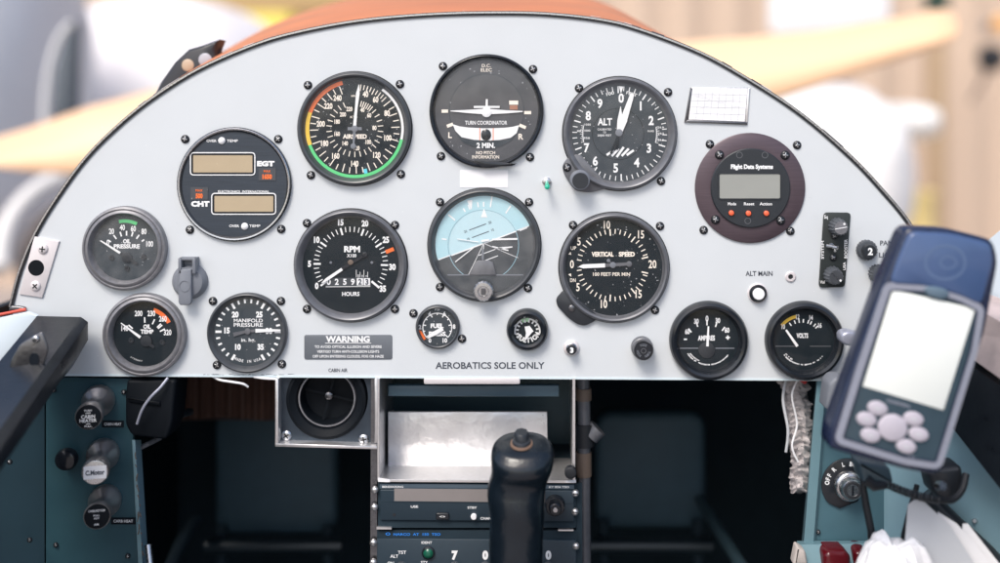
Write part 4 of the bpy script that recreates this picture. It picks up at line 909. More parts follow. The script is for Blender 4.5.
b.build('sill_plate', sill); b = WB(10, 330, .012); b.wtube([(-40, 326, .012), (-2, 315, .012), (26, 309.4, .010)], .0012, mat('sill_red', (.6, .08, .05), .5)); b.build('red_edge', sill)

# ------------------------------------------------------------------ footwell items
t = thing('cabin_air_vent', 'square plate with a round black air vent hanging under the panel', 'air vent', 327, 448, .004)
b = WB(327, 448, .004); vp = mat('vent_plate', (.035, .048, .065), .35, metal=.4, nscale=60, ncol=.5)
def sq(a, hw, y0, y1):
    c_, s_ = math.cos(a), math.sin(a); k_ = min(hw/max(abs(c_), 1e-6), ((y1-397) if s_ > 0 else (397-y0))/max(abs(s_), 1e-6)); return (328+c_*k_, 397+s_*k_)
NN = 96; po = [sq(2*math.pi*i/NN, 50.5, 350, 447) for i in range(NN)]; pi_ = [(328+40*math.cos(2*math.pi*i/NN), 397+40*math.sin(2*math.pi*i/NN)) for i in range(NN)]
b.add([b.p(x, y, -.0045) for x, y in po]+[b.p(x, y, -.0045) for x, y in pi_]+[b.p(x, y, -.008) for x, y in pi_], [(i, (i+1) % NN, NN+(i+1) % NN, NN+i) for i in range(NN)]+[(NN+i, NN+(i+1) % NN, 2*NN+(i+1) % NN, 2*NN+i) for i in range(NN)], vp); b.build('plate', t)
b = WB(327, 448, .004); b.plate([(275, 379), (278.4, 379), (278.4, 443), (275, 447)], .0055, .012, 'alu', .0004); b.plate([(275, 443.6), (377, 446.6), (377, 449.6), (275, 447)], .0056, .012, 'alu', .0004); b.plate([(374.6, 379), (377.4, 379), (377.4, 443), (374.6, 443)], .0054, .012, 'alu', .0004); b.build('bright_edge', t)
v0 = W(328, 397, -.012)-W(327, 448, .004)
m = MB(); m.lathe([(41.5, 6), (40, 11), (37, 12), (33, 9), (31, 8), (29, 3)], 'boxblack', n=72); m.lathe([(29, 3), (28.6, 5.6), (27.2, 6), (26.6, 4), (25.5, -14), (0.1, -16)], 'boxblack', n=72)
o = m.build('vent_ring', t); o.location = v0
m = MB(); m.lathe([(29.4, 4.8), (28.6, 6.4), (27.4, 6.4), (27, 5.4)], 'bezelgrey', n=72); o = m.build('bright_ring', t); o.location = v0
m = MB()
for a in (0, 90, 180, 270): m.tick(a+14, 2, 26, 2.4, 'boxblack', h=-8)
m.lathe([(4, -9), (4, -4), (2.6, -3)], 'steeldark', n=20, cap=True); o = m.build('vane', t); o.location = v0
for x, y in ((286.6, 435.6), (363.8, 439.4)):
    o = screw(t, 0, 0, 'steel', 5.2); o.location = W(x, y, -.0044)-W(327, 448, .004)

t = thing('stowage_tray', 'open bright metal stowage tray above the two radios', 'tray', 476, 480, 0)
b = WB(476, 480, 0); F = lambda d, xs: [(x, y, d) for x, y in xs]
def slabq(b, q0, d0, q1, d1, m_): b.loft([F(d0, q0), F(d1, q1)], m_)
# side walls, floor, roof run back from the front rim
slabq(b, [(377.6, 379), (379.6, 379), (379.6, 481), (377.6, 481)], .004, [(391, 352), (393, 352), (393, 444), (391, 444)], -.1, 'alu'); b.build('side_wall', t); b = WB(476, 480, 0)
slabq(b, [(572.6, 379), (574.8, 379), (574.8, 481), (572.6, 481)], .004, [(570, 352), (572, 352), (572, 444), (570, 444)], -.1, 'alu')
b.build('side_wall', t)
b = WB(476, 480, 0); slabq(b, [(379.8, 479.4), (572.4, 481), (572.4, 482), (379.8, 481)], .004, [(393, 446), (570, 446), (570, 448), (393, 448)], -.1, 'alu'); b.build('tray_floor', t)
b = WB(476, 480, 0); b.plate([(388, 412), (547, 412), (548, 468), (388, 468)], -.035, .002, mat('tray_sheet', (.80, .77, .79), .30, metal=.5, nscale=28, ncol=.5, bump=1.0, bscale=110), .0006); b.build('liner', t)
b = WB(476, 480, 0); b.plate([(380, 350), (572, 350), (572, 470), (380, 470)], -.1, .003, 'tealshade'); b.build('back_wall', t)
b = WB(476, 480, 0); b.plate([(388, 385.5), (559, 385.5), (559, 397), (388, 396.5)], -.012, .006, mat('bar_blue', (.05, .09, .12), .4), .0008); b.build('cross_bar', t)
b = WB(476, 480, 0)
for x0, y0, x1, y1 in ((377.4, 379, 379, 482), (573.4, 379, 575.2, 482), (377.4, 480.6, 574, 482)): b.plate([(x0, y0), (x1, y0), (x1, y1+(1.2 if y1-y0 < 5 else 0)), (x0, y1)], .0052, .001, 'alu')
b.plate([(378, 478), (390, 480), (390, 482.4), (378, 482)], .0054, .001, 'paper'); b.plate([(566, 481), (576, 480), (576, 483), (566, 483)], .0054, .001, 'paper'); b.build('front_rim', t)
tag(WB(572, 473, .006).plate(circ(570.6, 473.6, 6, 24), .012, .006, 'rubber', .0008).build('rubber_bumper', loc=W(572, 473, .006)), 'black round rubber bumper at the lower right corner of the tray', 'bumper')

# radios
t = thing('communication_radio', 'upper dark blue radio with a long pale display window', 'radio', 476, 528, .002)
def RL(x, y): return (x-476, 528-y)
k = sc(.002)
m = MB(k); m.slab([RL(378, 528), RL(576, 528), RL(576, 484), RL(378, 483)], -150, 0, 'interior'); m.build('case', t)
m = MB(k); m.slab([RL(380, 488.4), RL(574, 489), RL(574, 484.6), RL(380, 483.6)], 0, 1.6, 'radiolit', .3); m.slab(roundpoly([RL(380.6, 519.4), RL(574, 521), RL(574, 490), RL(380.6, 489)], 1), 0, 2.6, 'radio', .6)
m.text('BENDIX/KING', *RL(393, 482+4.3), 1.9, 'white', wid=21, h=1.9, bold=.03); m.text('KY 97A TSO', *RL(559, 486.6), 1.9, 'white', wid=20, h=1.9, bold=.03)
m.text('USE', *RL(414.8, 505.8), 2.2, 'white', wid=7.4, h=2.9, bold=.03); m.text('STBY', *RL(472.4, 506.8), 2.2, 'white', wid=9.4, h=2.9, bold=.03); m.text('CHAN', *RL(486, 517.6), 2.4, 'white', wid=11, h=2.9, bold=.03)
m.line(RL(381, 501.4), RL(573, 503), .5, 'interior', h=2.8); m.poly([(x+RL(394.6, 514)[0], z+RL(394.6, 514)[1]) for x, z in circ(0, 0, 1.6, 14)], 2.8, 'rubber'); m.build('face_plate', t)
m = MB(k); m.slab([RL(394.6, 500.2), RL(545, 501.6), RL(545, 488.2+.8), RL(394.6, 487.6+.2)], 2.5, 3.1, 'radiolcd'); m.build('display_window', t)
m = MB(k); c = RL(442.8, 515); m.slab(roundpoly(rect(c[0]-6.6, c[0]+6.6, c[1]-3.4, c[1]+3.4), 2), 2.6, 5, 'gloss', .6); m.text('<>', c[0], c[1], 2.2, 'white', h=5.2, wid=6, bold=.03); m.build('transfer_button', t)
m = MB(k); m.lathe([(3, 2.6), (3, 5), (2.4, 6)], 'paper', c=RL(474, 515.4), n=20, cap=True); m.build('standby_button', t)
m = MB(k); c = RL(555, 503.6); m.lathe([(10, 2.6), (9.4, 10), (8.6, 11), (6.4, 11), (6, 18), (5, 19)], 'gloss', c=c, n=40, cap=True); m.lathe([(2.8, 19), (2.4, 19.6)], 'steel', c=c, n=6, cap=True); m.build('tuning_knob', t)
m = MB(k); m.slab([RL(377, 528.4), RL(392, 528.4), RL(392, 526.6), RL(377, 526)], 0, 3.4, 'alu'); m.slab([RL(558, 530), RL(573.4, 530), RL(573.4, 528.6), RL(558, 528.6)], 0, 3.4, 'alu'); m.build('lip', t)
t = thing('transponder', 'lower black transponder with green lamp and large white code digits', 'transponder', 476, 600, .002)
def TL(x, y): return (x-476, 600-y)
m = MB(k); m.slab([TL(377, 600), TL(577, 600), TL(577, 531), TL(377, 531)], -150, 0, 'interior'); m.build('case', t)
m = MB(k); m.slab([TL(377.4, 599), TL(576, 600), TL(576, 539.6), TL(377.4, 538)], 0, 2.4, 'radio', .6)
m.text('NARCO  AT  150  TSO', *TL(417, 534.4), 2.4, 'blue', wid=47, h=.4, bold=.03); m.ring([(x*1.6, z) for x, z in [(p[0]+TL(388, 534)[0]/1.6, p[1]+TL(388, 534)[1]) for p in circ(0, 0, 1.5, 14)]], [(x*1.6, z) for x, z in [(p[0]+TL(388, 534)[0]/1.6, p[1]+TL(388, 534)[1]) for p in circ(0, 0, .9, 14)]], .4, 'blue')
m.text('IDENT', *TL(427, 541.8), 2.4, 'white', wid=10.5, h=2.7, bold=.03); m.text('TST', *TL(402.4, 551.6), 3, 'white', wid=8.4, h=2.7, bold=.03); m.text('ALT', *TL(394.6, 555.4), 3, 'white', wid=8, h=2.7, bold=.03); m.text('ON', *TL(391, 562.4), 3, 'white', wid=6.4, h=2.7, bold=.03); m.text('STY', *TL(424.6, 561.6), 2.6, 'white', wid=7, h=2.7, bold=.03)
for s, x in (('7', 455), ('0', 485.4), ('0', 518), ('0', 548.4)): m.text(s, *TL(x, 554.4), 7.6, 'white', h=2.7, bold=.05, sx=.9)
m.build('face_plate', t)
m = MB(k); m.lathe([(6.6, 2.4), (6.4, 4.4), (5, 5)], 'gloss', c=TL(428.6, 552), n=28); m.lathe([(5, 4.4), (3.4, 6), (1.4, 6.6)], mat('green_lens', (.01, .10, .06), .15), c=TL(428.6, 552), n=24, cap=True); m.build('reply_lamp', t)
for x in (402, 455, 485.4, 518, 548.4):
    m = MB(k); m.lathe([(5.2, 2.4), (5, 9), (4, 10)], 'knurl', c=TL(x, 565.6), n=30, cap=True, wob=lambda a, r: .3*math.sin(a*12)); m.build('code_knob', t)
for x, y in ((375, 489.6), (374.6, 507), (373.6, 542.4), (373.4, 562), (575.4, 493), (575, 511.6), (576, 546)):
    i = len([o for o in bpy.data.objects if o.name.startswith('mounting_screw')])
    m = MB(k); m.lathe([(3.6, 0), (3.4, 2.4), (2.4, 3.6), (1, 4)], 'alu', n=18, cap=True); m.slab(rect(-2.2, 2.2, -.35, .35), 3.4, 4.1, 'rubber')
    side = 'left' if x < 500 else 'right'; ordn = {489.6: 'top', 507: 'second', 542.4: 'third', 562: 'lowest', 493: 'top', 511.6: 'middle', 546: 'lowest'}[y]
    tag(m.build('mounting_screw', loc=W(x, y, .003)), f'bright mounting screw, {ordn} on the {side} side of the radio stack', 'screw', 'mounting screws beside the radios')
b = WB(370, 560, .0); b.plate([(371, 379), (377, 379), (377, 640), (370, 640)], 0.0005, .003, 'steeldark'); b.plate([(576.4, 484), (582, 484), (583, 640), (576.4, 640)], 0.0005, .003, 'interior')
tag(b.build('radio_rack', loc=W(370, 560, 0)), 'thin dark upright rack rails on both sides of the radios', 'rack')

# pedals
for nm, x0, x1, y0, y1, lab in (('rudder_pedal', 214, 336, 412, 536, 'dark rounded rudder pedal in the footwell left of the radios'), ('rudder_pedal', 596, 706, 414, 530, 'dark rounded rudder pedal in the footwell right of the radios')):
    d = -.30; t = thing(nm, lab, 'pedal', (x0+x1)/2, y1, d)
    b = WB((x0+x1)/2, y1, d); b.plate(roundpoly([(x0, y1), (x1, y1), (x1, y0), (x0, y0)], 18, 8), d, .02, 'pedal', .006); b.build('pad', t)
    b = WB((x0+x1)/2, y1, d); b.wtube([(x0-8, 546, d+.03), (x1+6, 546, d+.03)], .0075, mat('pedal_tube', (.022, .035, .045), .3, metal=.2), 20); b.build('foot_bar', t)
    for x in (x0+8, x1-8): b = WB((x0+x1)/2, y1, d); b.wtube([(x, y1-10, d+.012), (x, 600, d+.03)], .006, 'interior'); b.build('arm', t)
t = thing('ribbed_brown_duct', 'dark brown ribbed duct behind the panel left of the air vent', 'duct', 220, 418, -.2)
b = WB(220, 418, -.2); pts = []
n = 96
top = [(160+i*1.3, 360, -.2+.004*math.sin(i*.62)) for i in range(n)]; bot = [(160+i*1.3, 419+1.5*math.sin(i*.1), -.2+.004*math.sin(i*.62)) for i in range(n)]
back = [(x, 420, -.24) for x, _, _ in bot]; b.loft([top, bot, back], 'brown', closed=False, cap0=False, cap1=False); b.build('duct', t)
t = thing('black_junction_box', 'black box with a loose grey cable under the left side of the panel', 'junction box', 150, 440, -.01)
b = WB(150, 440, -.01); b.plate(roundpoly([(127, 380), (176, 380), (172, 425), (166, 440), (131, 436), (125, 425), (125, 395)], 4), .002, .03, 'boxblack', .002); b.plate(roundpoly([(126, 398), (160, 402), (160, 407), (128, 402)], 1), .004, .01, 'boxblack', .001); b.build('box', t)
b = WB(150, 440, -.01); b.wtube([(168, 378, .004), (160, 388, .007), (150, 398, .009), (142, 410, .009), (137, 424, .007)], .0011, 'gpsrim', 8); b.build('cable', t)
b = WB(150, 440, -.01); b.wtube([(170, 424, -.02), (182, 414, -.04), (190, 412, -.06)], .003, 'black'); b.wtube([(140, 448, -.02), (148, 444, -.02), (160, 438, -.03)], .002, 'bezelmid'); b.build('bracket', t)
t = thing('loose_white_wire', 'loose white wire drooping below the panel left of the vent', 'wire', 240, 378, 0)
b = WB(240, 378, 0); b.wtube([(212, 376, -.004), (220, 380, .0), (232, 382, .002), (243, 384, .002), (248, 387, 0)], .0009, 'paper', 8); b.wtube([(254, 377, 0), (264, 378.5, .002), (276, 379, .004)], .0009, 'paper', 8); b.build('wire', t)
t = thing('fuel_line', 'dark upright tube with tan fittings right of the stowage tray', 'tube', 584, 480, -.03)
b = WB(584, 480, -.03); b.wtube([(583, 376, -.03), (584, 420, -.03), (584, 500, -.03), (585, 600, -.03)], .005, 'bezelmid', 16); b.build('pipe', t)
for y0, y1, mm in ((388, 400, 'tan'), (452, 476, 'tan'), (424, 446, 'rubber')):
    b = WB(584, 480, -.03); b.wtube([(583.6, y0, -.03), (583.8, y1, -.03)], .0062 if mm == 'tan' else .008, mm, 16); b.build('fitting', t)
b = WB(584, 480, -.03); b.wtube([(590, 436, -.03), (598, 428, -.03)], .0075, 'bezelmid', 14); b.build('clamp', t)
t = thing('footwell_strut', 'dark slanting tube crossing the footwell right of the right pedal', 'strut', 730, 545, -.2)
b = WB(730, 545, -.2); b.wtube([(700, 500, -.25), (716, 526, -.2), (750, 580, -.12)], .006, mat('strut_blue', (.03, .055, .07), .35), 14); b.build('tube', t)
t = thing('left_footwell_strut', 'dark slanting tube crossing the footwell left of the left pedal', 'strut', 190, 530, -.2)
b = WB(190, 530, -.2); b.wtube([(196, 520, -.25), (180, 545, -.2), (160, 590, -.15)], .006, 'interior', 14); b.build('tube', t)
t = thing('wire_bundle', 'crumpled pale foam wrapped wire bundle by the right console', 'wire bundle', 795, 490, -.02)
b = WB(795, 490, -.02); rings = []; n = 90
for i in range(n):
    u = i/(n-1); y = 376+u*116; cx = 793+8*math.sin(u*2.2)-0*u; wd = (13-4*u)*(1+.25*noise.noise(Vector((u*9, 0, 0)))); rr = []
    for j in range(24):
        a = 2*math.pi*j/24; f = 1+.35*noise.fractal(Vector((math.cos(a)*2.4, math.sin(a)*2.4, u*26)), 1, 2, 4); rr.append((cx+wd*math.cos(a)*f, y+2*math.sin(a*3), -.03+.011*math.sin(a)*f))
    rings.append(rr)
b.loft(rings, 'foam'); b.build('wrapping', t)
b = WB(795, 490, -.02); b.wtube([(786, 378, -.012), (783, 400, -.012), (788, 430, -.01), (786, 452, -.012)], .0011, 'papergrey', 8); b.wtube([(800, 376, -.012), (792, 395, -.01), (797, 424, -.012), (792, 446, -.01), (798, 462, -.01)], .0008, 'paper', 8); b.build('wire', t)
b = WB(795, 490, -.02); b.wtube([(797, 376, -.01), (806, 382, -.01)], .0022, mat('wire_red', (.4, .02, .02), .5), 8); b.build('red_wire', t)

# ------------------------------------------------------------------ right console
t = thing('right_console', 'teal painted console with a pale left lip below the right end', 'console', 850, 600, -.004)
b = WB(850, 600, -.004); b.plate([(818, 380), (884, 380), (884, 545), (806, 545)], -.006, .004, 'teal'); b.build('face_plate', t)
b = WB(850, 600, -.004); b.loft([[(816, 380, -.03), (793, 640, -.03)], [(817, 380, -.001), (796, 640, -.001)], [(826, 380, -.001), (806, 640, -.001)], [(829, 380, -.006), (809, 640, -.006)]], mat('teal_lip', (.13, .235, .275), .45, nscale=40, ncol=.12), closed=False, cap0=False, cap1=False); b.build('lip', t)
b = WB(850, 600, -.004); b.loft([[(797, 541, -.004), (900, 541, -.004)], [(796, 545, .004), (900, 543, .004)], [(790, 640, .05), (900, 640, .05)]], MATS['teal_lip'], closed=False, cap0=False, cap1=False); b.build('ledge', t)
b = WB(850, 600, -.004); b.plate(roundpoly([(793, 566), (797, 546), (806, 552), (808, 566)], 3), .02, .01, mat('lip_cream', (.5, .45, .42), .5), .002); b.build('corner_pad', t)
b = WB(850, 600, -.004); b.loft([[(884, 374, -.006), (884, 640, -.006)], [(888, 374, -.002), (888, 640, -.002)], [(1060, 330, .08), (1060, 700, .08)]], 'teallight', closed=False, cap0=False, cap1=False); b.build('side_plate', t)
for x, y in ((975, 521), (997, 555)):
    b = WB(850, 600, -.004); dd = -.002+.082*(x-888)/172+.002; b.wtube([(x, y, dd), (x-.5, y+.5, dd+.003)], [.0022, .0014], 'steel', 14); b.build('rivet', t)
for x, y in ((836, 392), (870, 536), (818, 532), (872, 440)):
    o = screw(t, 0, 0, 'black', 2.4); o.location = W(x, y, -.0055)-W(850, 600, -.004)
t = thing('ignition_switch', 'round black ignition switch with silver key barrel on the right console', 'ignition switch', 848, 485, -.005)
def IL(x, y): return (x-848, 485-y)
m = MB(); pts = [P_(a, 27) for a in range(-130, 60, 8)]+[P_(60, 20), P_(90, 18), P_(150, 19), P_(200, 25), P_(222, 26)]
m.slab(pts, 0, 1.4, 'gloss', .4); m.arctext('OFF', (0, 0), 21.6, -83, -62, 4.2, 'white', h=1.7, bold=.03); m.arctext('R', (0, 0), 21.6, -42, -40, 4.2, 'white', h=1.7, bold=.03); m.arctext('L BOTH', (0, 0), 21.6, -14, 38, 4.2, 'white', h=1.7, bold=.03); m.build('legend_plate', t)
m = MB(); m.lathe([(15, 1.4), (15, 6), (13.5, 8), (11.4, 8.6), (10.4, 16), (9.6, 17)], 'steel', n=48, cap=True); m.build('barrel', t)
m = MB(); m.lathe([(8.8, 16.9), (8.4, 17.6), (6, 17.6), (5.8, 16.6)], 'steeldark', n=40, cap=True); m.slab(rect(-1, 1, -5, 5), 16.8, 17.6, 'gloss'); m.build('key_slot', t)
t = thing('red_plastic_block', 'glossy dark red block on the ledge of the right console', 'block', 838, 575, .02)
b = WB(838, 575, .02); b.plate(roundpoly([(823, 600), (824, 556), (828, 552), (846, 552), (851, 557), (851, 600)], 3), .02, .02, 'red', .003); b.plate(roundpoly([(855, 600), (855, 553), (860, 551), (868, 552), (868, 600)], 3), .018, .02, 'red', .003); b.build('block', t)
# cloth, strap, papers, cable
mb = MB(sc(.09)); vs = []; N = 120; HH = [(0.0, 9, 0), (.3, 5, 2.5), (.55, 2, 5), (.72, 6, 5), (.8, 13, 3.4), (.92, 24, 1), (1.0, 36, 0), (1.05, 60, 0)]
for rr, dz, wv in HH:
    for i in range(N):
        a = 2*math.pi*i/N; pl = 1+.13*math.sin(5*a+.7)*rr+.07*math.sin(11*a+2+rr*3)+.03*math.sin(23*a)+.05*noise.noise(Vector((math.cos(a)*2, math.sin(a)*2, rr*3)))
        vs.append((36*rr*pl*math.cos(a), 52-dz+wv*.8*math.sin(3*a+1)+(.8+wv*.35)*math.sin(7*a+rr*4), 30*rr*pl*math.sin(a)))
mb.add(vs, [(q*N+i, q*N+(i+1) % N, (q+1)*N+(i+1) % N, (q+1)*N+i) for q in range(len(HH)-1) for i in range(N)], 'cloth')
tag(mb.build('white_cloth', loc=W(893, 592, .09), smooth=80), 'crumpled white cloth at the bottom edge below the handheld navigator', 'cloth')
t = thing('paper_sheaf', 'grey and white sheaf of papers standing behind the white cloth', 'papers', 950, 600, .06)
for pts, d, mm in (([(918, 640), (903, 570), (908, 505), (919, 497), (950, 526), (1024, 640)], .088, 'papergrey'), ([(930, 640), (938, 512), (957, 524), (1006, 580), (1040, 640)], .084, 'paper'), ([(950, 640), (963, 524), (968, 524), (990, 552), (1060, 640)], .081, 'paper')):
    b = WB(950, 600, .06); b.plate(pts, d, .0006, mm); b.build('sheet', t)
t = thing('hanging_straps', 'pair of thin black straps hanging below the handheld navigator', 'straps', 880, 500, .08)
for P in ([(862, 476, .075), (866, 505, .075), (871, 530, .07), (873, 560, .065)], [(917, 485, .075), (911, 510, .075), (905, 535, .07), (901, 562, .065)]):
    b = WB(880, 500, .08); b.wtube(P, [.0018, .0026, .0026, .002], 'rubber', 10); b.build('strap', t)
t = thing('coiled_cable', 'black coiled cable running right below the handheld navigator', 'cable', 900, 488, .09)
b = WB(900, 488, .09); P = []
for i in range(241):
    u = i/240; x = 882+u*58; y = 482+u*18+3*math.sin(u*3); a = u*2*math.pi*17; P.append((x+1.2*math.sin(a), y+3.4*math.cos(a), .095+.0026*math.sin(a)))
b.wtube(P, .0009, 'black', 6); b.build('coil', t)
b = WB(900, 488, .09); b.wtube([(866, 480, .1), (874, 486, .1), (884, 484, .097)], .0036, 'rubber', 12); b.build('plug', t); b = WB(900, 488, .09); b.wtube([(938, 499, .095), (952, 500, .09), (962, 490, .085), (966, 474, .08)], .0024, 'rubber', 10); b.build('cable_tail', t)
t = thing('navigator_mount', 'black clamp and dark tube holding the handheld navigator', 'mount', 935, 480, .06)
b = WB(935, 480, .06); b.plate(roundpoly([(858, 462), (890, 468), (894, 484), (864, 484)], 3), .10, .02, mat('mount_grey', (.05, .08, .1), .4), .002); b.build('bracket', t); b = WB(935, 480, .06); b.plate(roundpoly([(928, 470), (962, 466), (966, 490), (950, 504), (934, 496)], 5), .075, .02, 'black', .003); b.build('clamp', t)
b = WB(935, 480, .06); b.wtube([(926, 494, .035), (950, 520, .04), (985, 552, .05), (1020, 590, .06)], .0065, 'black', 14); b.build('tube', t)
b = WB(935, 480, .06); b.wtube([(938, 486, .095), (943, 486, .1)], .003, 'steel', 12); b.build('bolt', t)

# right rails
t = thing('right_rail', 'worn pale brown and black beam running forward behind the navigator', 'rail', 960, 360, .02)
def beam(b, a0, d0, a1, d1, m_): b.loft([[(x, y, d0) for x, y in a0], [(x, y, d1) for x, y in a1]], m_)
b = WB(960, 360, .02); beam(b, [(925, 278), (940, 275), (948, 300), (945, 318), (925, 325)], .01, [(1040, 345), (1120, 345), (1120, 420), (1045, 425), (1030, 400)], .12, 'railworn'); b.build('worn_cap', t)
b = WB(960, 360, .02); beam(b, [(915, 330), (945, 322), (945, 372), (915, 380)], .008, [(1040, 412), (1130, 426), (1130, 560), (1040, 540)], .12, 'railblack'); b.build('beam', t)
t = thing('right_sill', 'pale blue side sill beyond the handheld navigator', 'sill', 980, 280, .0)
b = WB(980, 280, 0); beam(b, [(935, 285), (945, 280), (950, 310), (930, 310)], -.01, [(1030, 205), (1180, 150), (1180, 365), (1010, 345)], .06, 'palerail'); b.build('sill_plate', t)
t = thing('silver_lever', 'small silver lever between the voltmeter and the navigator', 'lever', 852, 341, .03)
b = WB(852, 341, .03); b.plate(roundpoly([(841, 334), (848, 331), (866, 335), (866, 347), (846, 346), (841, 342)], 4), .04, .012, 'gpsrim', .002); b.build('lever', t)
t = thing('amber_switch', 'grey switch housing with an amber light left of the navigator', 'switch', 834, 396, .03)
b = WB(834, 396, .03); b.plate(roundpoly([(826, 410), (829, 384), (835, 378), (847, 378), (846, 402), (838, 414)], 3), .035, .02, 'greyplastic', .002); b.build('housing', t)
b = WB(834, 396, .03); b.plate(circ(837.4, 398, 3.4, 18), .0362, .002, mat('amber', (.9, .42, .12), .3), .0005); b.build('lens', t)

# ------------------------------------------------------------------ handheld navigator
gd = .145
t = thing('handheld_navigator', 'dark blue handheld satellite navigator tilted over the right end', 'navigator', 910, 455, gd)
kk = sc(gd)
def GL(x, y): return (x-910, 455-y)
outl = roundpoly([GL(*p) for p in [(906, 227), (950, 229), (994, 240), (999, 262), (986, 330), (941, 476), (905, 470), (828, 449), (830, 430), (858, 352), (882, 285)]], 9, 4)
m = MB(kk); m.slab(outl, -30, 0, 'gpsblue', 3.5); m.build('body', t)
# raised upper dome
m = MB(kk); dome = roundpoly([GL(*p) for p in [(909, 231), (950, 233), (990, 243), (993, 262), (981, 306), (960, 296), (925, 286), (889, 284), (896, 262)]], 8, 4)
m.slab(dome, -.5, 3.5, 'gpsdome', 3); c = GL(944, 262); m.ring([(c[0]+x, c[1]+z) for x, z in circ(0, 0, 21, 40, 18)], [(c[0]+x, c[1]+z) for x, z in circ(0, 0, 18.5, 40, 15.5)], 3.7, mat('emblem_blue', (.09, .14, .25), .3)); m.ring([(c[0]+x+3, c[1]+z) for x, z in circ(0, 0, 9, 40, 7)], [(c[0]+x+3, c[1]+z) for x, z in circ(0, 0, 7, 40, 5)], 3.7, MATS['emblem_blue']); m.build('antenna_cover', t)
m = MB(kk); fo = roundpoly([GL(*p) for p in [(887, 285), (925, 287), (960, 297), (981, 308), (974, 350), (938, 466), (905, 461), (837, 440), (858, 372), (872, 330)]], 6, 4)
m.frame(inset(fo, -3.2), inset(fo, 4.2), -.2, 2.2, 'gpsrim'); m.frame(inset(fo, 3.8), inset(fo, 4.8), 0, 2.9, 'gpsblue'); m.build('rim', t)
m = MB(kk); m.poly(inset(fo, 4.4), .5, 'gpsface'); m.text('GARMIN', *GL(898, 401+2.2), 3.2, 'gpsrim', rot=-16, wid=24, h=.9, bold=.05); m.text('GPS', *GL(911, 457), 3, 'gpsrim', rot=-16, wid=9, h=.9, bold=.05); m.build('face', t)
m = MB(kk); m.slab([GL(*p) for p in [(862.5, 386), (943, 410), (975, 308.5), (892.5, 289.5)]], .6, 1.4, 'gpsscreen', .2); m.build('screen', t)
m = MB(kk); m.slab(roundpoly([GL(*p) for p in [(922, 288), (930, 285), (944, 288), (949, 295), (941, 299), (926, 295)]], 4), .8, 5, mat('power_key', (.10, .15, .20), .25), 1); m.build('power_key', t)
def oval(c, a, b_, rot, n=28): return [(c[0]+x*math.cos(R_(rot))-z*math.sin(R_(rot)), c[1]+x*math.sin(R_(rot))+z*math.cos(R_(rot))) for x, z in circ(0, 0, a, n, b_)]
for (x, y) in ((877, 408), (866, 419), (870, 435), (913, 418.6), (918, 434), (905.6, 446)):
    m = MB(kk); m.slab(oval(GL(x, y), 10.2, 7.2, -14), .5, 3.2, 'key', 1.4); m.slab(oval(GL(x, y), 4, .8, -14), 3.1, 3.4, 'papergrey'); m.build('key', t)
m = MB(kk); m.slab(roundpoly(oval(GL(892, 427.4), 16, 14.5, -14, 8), 5), .5, 4, 'key', 1.6); m.build('rocker_key', t)

# ------------------------------------------------------------------ control stick
sd = .065
t = thing('control_stick', 'worn black control stick grip with a push button on top', 'control stick', 520, 640, sd)
ks = sc(sd)
prof = [ # y, xl, xr, depth half, tilt
 (447, 497, 549, 21, .44), (449.5, 494, 551.4, 23.4, .43), (454, 492.6, 552.4, 25, .40), (460, 492.4, 552.2, 25.5, .34), (467, 493, 551, 24.5, .24), (474, 492.6, 548.8, 22, .14), (481, 490.6, 546, 19.6, .06), (488, 489, 544.4, 19.2, 0),
 (495, 488.6, 543.6, 20.6, 0), (504, 489.8, 543, 22.4, 0), (514, 491.4, 542.8, 22.6, 0), (524, 491.6, 542.4, 21, 0), (534, 490.8, 541.8, 20.4, 0), (546, 490.4, 541.4, 21.4, 0), (563, 491, 541, 21.6, 0), (580, 490.6, 541, 20.6, 0), (600, 491, 541, 21, 0), (640, 493, 539, 21, 0)]
m = MB(ks); vs = []; N = 40
def add_ring(y, xl, xr, dh, tilt, f=1.0, up=0):
    cx = (xl+xr)/2-520; hw = (xr-xl+3)/2*f
    for i in range(N):
        a = 2*math.pi*i/N; X = cx+hw*math.copysign(abs(math.cos(a))**.85, math.cos(a)); H = dh*f*math.copysign(abs(math.sin(a))**.9, math.sin(a))
        vs.append((X, (640-y)-H*tilt+up, H))
rings = [(447, 496, 549, 21, .42, .25, 4.2), (447, 496, 549, 21, .42, .6, 3.6), (447, 496, 549, 21, .42, .85, 2.2), (447, 496, 549, 21, .42, .96, 1.0)]
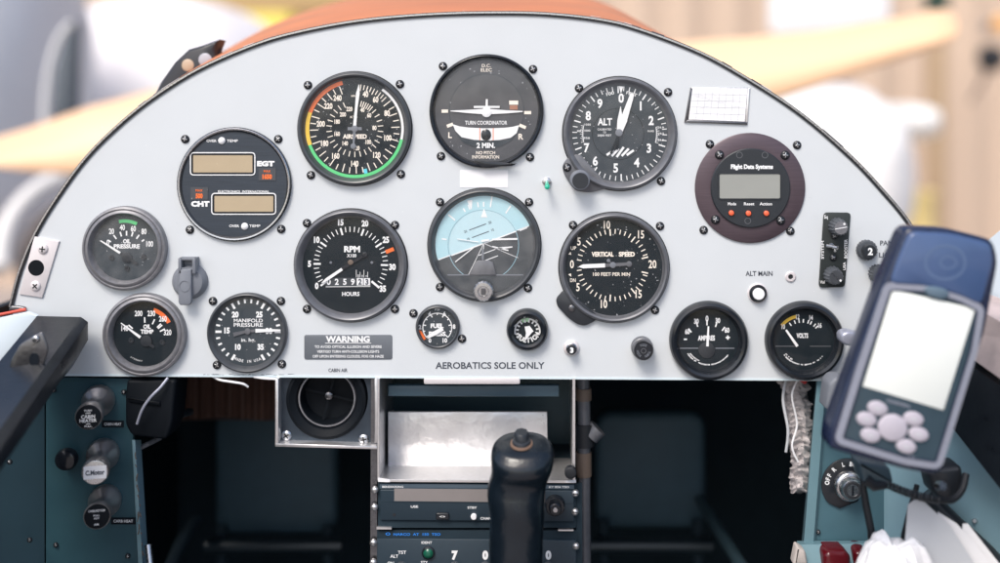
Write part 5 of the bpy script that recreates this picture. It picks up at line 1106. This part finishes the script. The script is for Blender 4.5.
for r in rings: add_ring(*r)
for r in prof: add_ring(*r)
nr = len(rings)+len(prof)
m.add(vs, [(q*N+i, q*N+(i+1) % N, (q+1)*N+(i+1) % N, (q+1)*N+i) for q in range(nr-1) for i in range(N)]+[tuple(range(N))], 'leather'); m.build('grip', t, smooth=60)
def zlathe(m, prof, c, mt, n=28):
    vs = []
    for r, z in prof: vs += [(c[0]+r*math.cos(2*math.pi*i/n), c[1]+z-(r*math.sin(2*math.pi*i/n))*.3, c[2]+r*math.sin(2*math.pi*i/n)) for i in range(n)]
    m.add(vs, [(q*n+i, q*n+(i+1) % n, (q+1)*n+(i+1) % n, (q+1)*n+i) for q in range(len(prof)-1) for i in range(n)]+[tuple(range((len(prof)-1)*n, len(prof)*n))], mt)
m = MB(ks); zlathe(m, [(11.4, 0), (11.2, 1.4), (9.8, 1.8)], (1.5, 196, 1), mat('worn_ring', (.16, .10, .07), .5)); zlathe(m, [(9.6, 1), (9.2, 4), (7.4, 5)], (1.5, 196, 1), 'black'); m.build('button_collar', t)
m = MB(ks); zlathe(m, [(7.4, 3), (7.4, 10.6), (6.6, 12)], (1.5, 196.4, 1), 'black', 8); m.build('push_button', t)
m = MB(ks); zlathe(m, [(21, 0), (10, -10), (9, -120)], (-4, 0, 0), 'steeldark'); m.build('shaft', t)

# ------------------------------------------------------------------ dark bracket outside, upper left
t = thing('mirror_bracket', 'black bracket with two bright round lenses behind the upper left edge', 'bracket', 190, 85, -.07)
b = WB(190, 85, -.07); b.plate([(148, 106), (160, 82), (174, 62), (188, 49), (202, 45), (219, 39), (215, 50), (219, 62), (210, 90), (190, 104)], -.07, .02, mat('bracket_dark', (.02, .022, .028), .4), .003); b.build('body', t)
for x, y, r, mm in ((187.6, 65, 7.4, 'tan'), (205, 59.6, 8, 'gpsrim')):
    b = WB(190, 85, -.07); b.plate(circ(x, y, r, 24), -.0695, .01, mat('lens_'+mm, (.46, .36, .26) if mm == 'tan' else (.40, .41, .46), .4), .002); b.build('lens', t)
